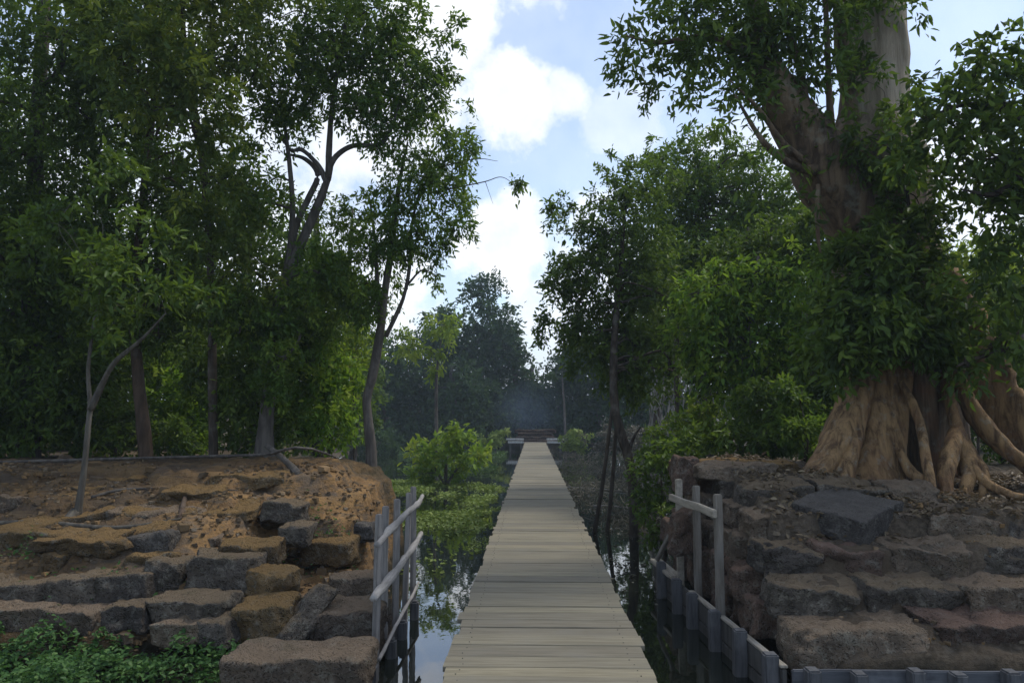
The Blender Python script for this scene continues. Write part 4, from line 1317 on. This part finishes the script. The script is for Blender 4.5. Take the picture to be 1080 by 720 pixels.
for (lab, blobs, lm, sd, lf) in [
    ('dark bush under the climber curtain at the back of the right terrace', [(815, 440, 12.6, 45, 42), (790, 465, 12.2, 45, 20)], LEAF_DARK, 131, .10),
    ('green bush beside the left buttress root of the giant tree', [(848, 462, 11.6, 28, 26), (838, 430, 12, 22, 30, .7)], LEAF_MID, 132, .095),
    ('dark bush overhanging the water at the far corner of the right terrace', [(697, 500, 11.8, 26, 36), (712, 465, 12.2, 30, 26), (690, 545, 11.6, 14, 24, .6)], LEAF_DARK, 133, .09),
    ('yellowish bush behind the dark bush at the far corner of the right terrace', [(735, 452, 15, 26, 24), (745, 430, 15.4, 18, 16, .6)], LEAF_YELLOW, 134, .10),
    ('mid green bush right of the buttress roots of the giant tree', [(1055, 395, 12.6, 34, 40), (1080, 440, 12.6, 40, 45)], LEAF_MID, 135, .10),
    ('sunlit yellow-green bush seen right of the giant trunk', [(1030, 280, 15, 34, 36, .9), (1062, 330, 15, 36, 40)], LEAF_YELLOW, 136, .105),
    ('dark bush closing the gap behind the giant trunk', [(885, 250, 14, 40, 60, .8), (880, 400, 13, 40, 60)], LEAF_DARK, 138, .11)]:
    bb = P(blobs[0][0], 480, blobs[0][2])
    bb[2] = max(ground(bb[0], bb[1]), WZ)
    plant('bush', lab, 'bush', undR, [(np.vstack([bb - [0, 0, .1], bb + [.05, 0, .4], P(*blobs[0][:3])]), [.035, .028, .012])], blobs, lf, lm, BARK_DARK, 1.8, sd, 8)
plant('tree', 'leafy tree whose layered branches reach in from the right edge before the giant tree', 'tree', None,
      [gtrunk(1150, 500, 8.9, [(1140, 400, 8.8), (1135, 300, 8.7), (1130, 180, 8.6), (1120, 40, 8.6), (1112, -60, 8.6)], [.16, .13, .11, .085, .04, .008]),
       (path_px([(1136, 280, 8.7), (1085, 185, 8.5), (1050, 205, 8.4), (1015, 200, 8.4)]), [.06, .045, .03, .012]),
       (path_px([(1132, 200, 8.7), (1080, 130, 8.5), (1030, 110, 8.4), (985, 120, 8.4)]), [.05, .035, .025, .01])],
      [(1005, 110, 8.5, 42, 32, 1.1), (1050, 80, 8.5, 36, 38, 1.1), (975, 150, 8.5, 28, 26, .9), (1040, 150, 8.5, 48, 36, 1.2), (1060, 220, 8.5, 36, 36, .6), (1010, 200, 8.5, 30, 24, .4), (1075, 290, 8.5, 34, 46, .8), (1055, 35, 8.5, 12, 16, .5), (1082, 70, 8.5, 24, 26, .7), (1045, 255, 8.5, 22, 18, .5), (1110, 160, 8.6, 50, 120), (1030, 370, 8.9, 28, 14, .8), (1062, 352, 8.8, 34, 18, .9), (1010, 384, 8.9, 12, 8, .7)],
      .12, LEAF_DARK, BARK_DARK, 1.5, 141, 18, .42, .45, .3, per=30)
bgR = [('deep green background tree behind the tall broad-crowned tree', 740, 30, [(735, 330, 30, 60, 70), (730, 420, 30, 40, 20, .5), (780, 260, 30, 50, 50)]),
       ('deep green background tree behind the climber curtain', 830, 24, [(830, 330, 24, 60, 80), (830, 430, 24, 60, 45), (850, 240, 24, 40, 40, .5)]),
       ('deep green background tree behind the giant trunk', 930, 22, [(930, 330, 22, 80, 90), (930, 440, 22, 80, 45)]),
       ('deep green background tree at the right edge behind the sunlit bush', 1050, 21, [(1040, 350, 21, 60, 70), (1070, 430, 21, 70, 45), (1085, 280, 21, 40, 50, .7)]),
       ('deep green background tree outside the right edge', 1150, 20, [(1150, 300, 20, 70, 120), (1150, 430, 20, 70, 50)]),
       ('deep green background tree behind the leaning tree in the pond', 690, 34, [(690, 350, 34, 45, 55), (700, 290, 34, 40, 40)])]
for i, (lab, px, Y, bl) in enumerate(bgR):
    plant('tree', lab, 'tree', 'background trees on the right shore', [gtrunk(px, 480, Y, [(px + 3, 400, Y), (px - 4, 320, Y), (px, 270, Y)], [.18, .15, .12, .06])], bl, .0062 * Y, LEAF_DARK, BARK_DARK, 1.7, 150 + i, 10, .5)
for i, (px, Y, lab) in enumerate([(717, 22, 'slim dark bare trunk left of the vine tangle on the right shore'), (1078, 13, 'dark straight trunk at the right edge behind the buttress roots')]):
    q = gtrunk(px, 480, Y, [(px - 2, 430, Y), (px - 4, 380, Y), (px - 2, 320, Y)], [.10, .085, .08, .06])
    plant('tree', lab, 'tree', None, [q], [(px, 310, Y, 26, 24)], .0065 * Y, LEAF_DARK, BARK_DARK, 1.5, 160 + i, 6)
for i, (x0, y0, x1, y1, lab) in enumerate([(590, 513, 662, 518, 'long thin pale stick lying on the water behind the prop poles'),
                                           (626, 533, 668, 536, 'short thin pale stick lying on the water in front of the prop poles')]):
    a, b = hit(x0, y0, WZ + .02), hit(x1, y1, WZ + .02)
    mb = MB()
    tube(mb, [a, (a + b) / 2 + [0, 0, .02], b], [.02, .022, .016], 6, 5, .15, i)
    setp(obj('floating_stick', mb.mesh('floating_stick', a), BARK_VINE, None, a), lab, 'stick', 'pale sticks on the water')
# tangle of pale hanging vines
rng = np.random.default_rng(9)
mb = MB()
vb = P(700, 470, 24)
vb[2] = WZ
for i in range(46):
    x0 = rng.uniform(684, 760)
    y0 = rng.uniform(385, 415)
    Y = rng.uniform(22, 26)
    pts = [P(x0, y0, Y)]
    x = x0
    for j in range(4):
        x += rng.normal(0, 5)
        pts.append(P(x, y0 + (j + 1) * (472 - y0) / 4, Y + rng.normal(0, .2)))
    tube(mb, pts, [.02, .022, .018, .02, .02], 5, 4, .1, i)
setp(obj('vine_tangle', mb.mesh('vine_tangle', vb), BARK_VINE, None, vb), 'tangle of pale grey hanging vines on the right shore behind the yellowish bush', 'vines')

# ------------------------------------------------------------------ ground cover, weeds, reeds, litter (uncountable)


def field(name, pos, L, aspect, mat, rng, up=.9, droop=.2, tmean=.45, upright=0.0):
    n = len(pos)
    d = rng.normal(size=(n, 3))
    d[:, 2] = d[:, 2] * .4 - droop + upright
    nr_ = rng.normal(size=(n, 3)) * (1 - up * .6)
    if upright:
        nr_ = rng.normal(size=(n, 3))
    else:
        nr_[:, 2] += 1
    lf = L * rng.uniform(.5, 1.3, n)
    ti = np.clip(rng.normal(tmean, .22, n), 0, 1)
    NLEAF[0] += n
    return setp(obj(name, leaves_mesh(name, pos, d, nr_, lf, lf * aspect, ti, np.zeros(3)), mat), kind='stuff')


rng = np.random.default_rng(70)


def scatter(n, x0, x1, y0, y1, fn, s=1.3, thr=0.0):
    x, y = rng.uniform(x0, x1, n), rng.uniform(y0, y1, n)
    k = fn(x, y) & (fbm(np.stack([x, y, 0 * x], -1) * s, 3, 17) + rng.normal(0, .08, n) > thr)
    return x[k], y[k]


# leafy ground cover at the foot of the left bank
x, y = scatter(26000, -6.5, -2.25, 5.3, 6.95, lambda x, y: (y < 6.86 + .08 * np.sin(x * 2)) & (x < -2.5), 1.6, -.33)
z = hterr(x, y)
hgt = .07 + .20 * sst(-.2, .4, fbm(np.stack([x, y, 0 * x], -1) * 2.2, 2, 3)) + 0 * x
pos = np.stack([x, y, z + rng.random(len(x)) ** .7 * hgt * 1.25], -1)
setp(field('ground_cover', pos, .05, .62, LEAF_COVER, rng, .8, .1), 'low leafy green ground cover at the foot of the left bank', 'ground cover')
# small weeds in cracks
pts = []
for (px, py, n, s) in [(118, 632, 160, .10), (335, 598, 260, .22), (320, 650, 160, .10), (300, 668, 120, .12), (290, 640, 60, .08), (25, 588, 60, .08), (208, 660, 120, .14), (60, 640, 90, .2), (345, 590, 120, .2), (235, 690, 140, .12), (385, 640, 60, .08)]:
    c = hit(px, py)
    q = c + rng.normal(size=(n, 3)) * [s, s * .7, .01]
    q[:, 2] = hterr(q[:, 0], q[:, 1]) + rng.random(n) * .13
    pts.append(q)
setp(field('weeds', np.concatenate(pts), .045, .5, LEAF_COVER, rng, .5, -.1, .5), 'small green weeds sprouting between the stones of the left bank', 'weeds')
# fallen leaves on both banks and under the giant tree
x, y = scatter(9000, 2.3, 8, 6.9, 10.8, lambda x, y: (y > 7.6 - .0 * x), 1.0, -.25)
z = hterr(x, y) + .03
top = np.where((y > 7.75) & (y < 8.35), .67, -9)
z = np.maximum(z, top)
setp(field('leaf_litter', np.stack([x, y, z], -1), .075, .45, LEAF_DRY, rng, .9, .0), 'dry brown fallen leaves and twigs under the giant tree', 'leaf litter')
x, y = scatter(1300, -7, -1.9, 7.2, 10.8, lambda x, y: x < 99, 1.0, -.05)
setp(field('dry_leaves', np.stack([x, y, hterr(x, y) + .012], -1), .05, .45, LEAF_DRY, rng, .9, .0, .35), 'dry fallen leaves scattered over the ochre soil of the left bank', 'leaf litter')
# floating weed carpet left of the boardwalk
x, y = scatter(60000, -7, -.72, 11.2, 27, lambda x, y: (x > -.30 * y - 1.2) & (x < -1.02 - .010 * (y - 11) + .12 * np.sin(y * 2.1)), .8, .06)
dens = sst(14.2, 18.5, y)
k = rng.random(len(x)) < .03 + .97 * dens
x, y = x[k], y[k]
pos = np.stack([x, y, WZ + .004 + rng.random(len(x)) ** 2.5 * (.03 + .06 * sst(15, 22, y))], -1)
setp(field('water_weed', pos, .085, .75, LEAF_WEED, rng, .93, .0, .45), 'yellow-green carpet of floating water weed left of the boardwalk', 'water weed')
x, y = scatter(26000, -14, -.9, 24, 48, lambda x, y: (x > -.15 * y - 1) & (x < -1.6), .3, .22)
pos = np.stack([x, y, WZ + .01 + rng.random(len(x)) * .18], -1)
setp(field('pond_weed', pos, .16, .6, LEAF_BLUE, rng, .9, .0, .6), 'far grey-green pond weed on the left half of the pond', 'water weed')
# reeds and dead stems right of the boardwalk
x, y = scatter(42000, .85, 11, 13.5, 50, lambda x, y: (x < .24 * y + .3) & (x > .80), .45, .10)
k = rng.random(len(x)) < np.clip(17 / y, .2, 1)
x, y = x[k], y[k]
z = WZ + rng.random(len(x)) * .28 * sst(12, 22, y)
setp(field('reeds', np.stack([x, y, z], -1), .24, .07, REED, rng, .5, .0, .5, .55), 'grey-brown dead reeds and stems in the water right of the boardwalk', 'reeds')
x, y = scatter(9000, .8, 9, 9.5, 40, lambda x, y: (x < .22 * y - .1), .7, .08)
setp(field('floating_debris', np.stack([x, y, WZ + .004 + .01 * rng.random(len(x))], -1), .075, .5, REED, rng, .97, .0, .5), 'small floating leaves and debris on the dark water right of the boardwalk', 'floating debris')
x, y = scatter(2600, -.95 - .2, -.75, 13, 26, lambda x, y: x < 9, 1.2, .12)
setp(field('floating_leaves', np.stack([x, y, WZ + .005 + 0 * x], -1), .05, .6, LEAF_WEED, rng, .97, .0, .5), 'small floating leaves along the left edge of the boardwalk', 'floating leaves')

# ------------------------------------------------------------------ rubble: crumbs of laterite and clods
def rubble(name, x, y, size, mat, rng, label):
    n = len(x)
    r = size * rng.uniform(.35, 1.0, n) ** 1.5
    cube = np.array([[-1, -1, -1], [1, -1, -1], [1, 1, -1], [-1, 1, -1], [-1, -1, 1], [1, -1, 1], [1, 1, 1], [-1, 1, 1]], float)
    fc = np.array([[0, 3, 2, 1], [4, 5, 6, 7], [0, 1, 5, 4], [1, 2, 6, 5], [2, 3, 7, 6], [3, 0, 4, 7]])
    v = cube[None] * rng.uniform(.45, 1.1, (n, 8, 3)) * np.array([1, .85, .6])
    a = rng.uniform(0, 6.28, n)
    ca, sa = np.cos(a)[:, None], np.sin(a)[:, None]
    vx = v[..., 0] * ca - v[..., 1] * sa
    vy = v[..., 0] * sa + v[..., 1] * ca
    v = np.stack([vx, vy, v[..., 2]], -1) * r[:, None, None]
    v += np.stack([x, y, hterr(x, y) + r * .25], -1)[:, None]
    f = (fc[None] + (np.arange(n) * 8)[:, None, None]).reshape(-1, 4)
    setp(obj(name, mesh_np(name, v.reshape(-1, 3), f, False, {'tint': ('FACE', np.repeat(rng.random(n), 6))}), mat, None), label, 'rubble', None, 'stuff')


m, t, out = new_mat('rubble')
RUB = m
at = t.n('ShaderNodeAttribute', dict(attribute_name='tint'))
col = t.ramp(at.outputs['Fac'], [(0, (.09, .07, .05)), (.4, (.13, .09, .05)), (.8, (.24, .15, .07)), (1, (.19, .16, .12))])
finish(t, out, col, .95, t.noise(t.n('ShaderNodeTexCoord').outputs['Object'], 60, 4), .6, .01, .1)
x, y = scatter(6000, -7.5, -1.7, 6.6, 10.6, lambda x, y: x < 99, 1.4, -.05)
rubble('rubble', x, y, .035, RUB, rng, 'small crumbs of laterite and clods of earth on the left slope')
x, y = scatter(130, -7.5, -2.0, 6.8, 10.2, lambda x, y: x < 99, 1.4, -.05)
rubble('loose_stones', x, y, .075, RUB, rng, 'fist sized loose stones scattered on the left slope')
x, y = scatter(4000, 2.2, 8, 6.4, 9.6, lambda x, y: x < 99, 1.4, -.05)
rubble('stone_crumbs', x, y, .035, RUB, rng, 'small stone crumbs lying in the joints of the right terrace')

# blue smoke drifting over the far landing
m, t, out = new_mat('smoke')
tco = t.n('ShaderNodeTexCoord').outputs['Object']
sc_ = t.n('ShaderNodeMapping', None, Vector=tco, Scale=(1 / 3.4, 1 / 3.0, 1 / 2.6)).outputs[0]
rad = t.n('ShaderNodeVectorMath', dict(operation='LENGTH'), i0=sc_).outputs['Value']
fall = t.step(t.math('ADD', rad, t.math('MULTIPLY_ADD', t.noise(tco, .7, 4), .9, -.45)), 1.0, .1)
v = t.n('ShaderNodeVolumePrincipled', None, Color=(.5, .68, 1.0), Density=t.math('MULTIPLY', fall, .045), Anisotropy=.1)
t.set(out.inputs['Volume'], v)
c = P(556, 435, 57)
bm = bmesh.new()
bmesh.ops.create_icosphere(bm, subdivisions=3, radius=1.0)
for q in bm.verts:
    q.co = (q.co.x * 4.2, q.co.y * 3.4, q.co.z * 3.2)
setp(obj('smoke', bm_mesh('smoke', bm), m, None, c), 'thin blue smoke drifting over the far end of the boardwalk', 'smoke', None, 'stuff')

# ------------------------------------------------------------------ haze
HAZE = True
if HAZE:
    m, t, out = new_mat('haze')
    v = t.n('ShaderNodeVolumePrincipled', None, Color=(.72, .85, 1.0), Density=.0010, Anisotropy=.2)
    t.set(out.inputs['Volume'], v)
    bm = bmesh.new()
    bmesh.ops.create_cube(bm, size=1.0)
    for q in bm.verts:
        q.co = (q.co.x * 1300, q.co.y * 1400 + 250, -2.4 if q.co.z < 0 else 24)
    setp(obj('haze', bm_mesh('haze', bm, False), m), kind='stuff')
open('/tmp/nleaf', 'w').write(str(NLEAF[0]))
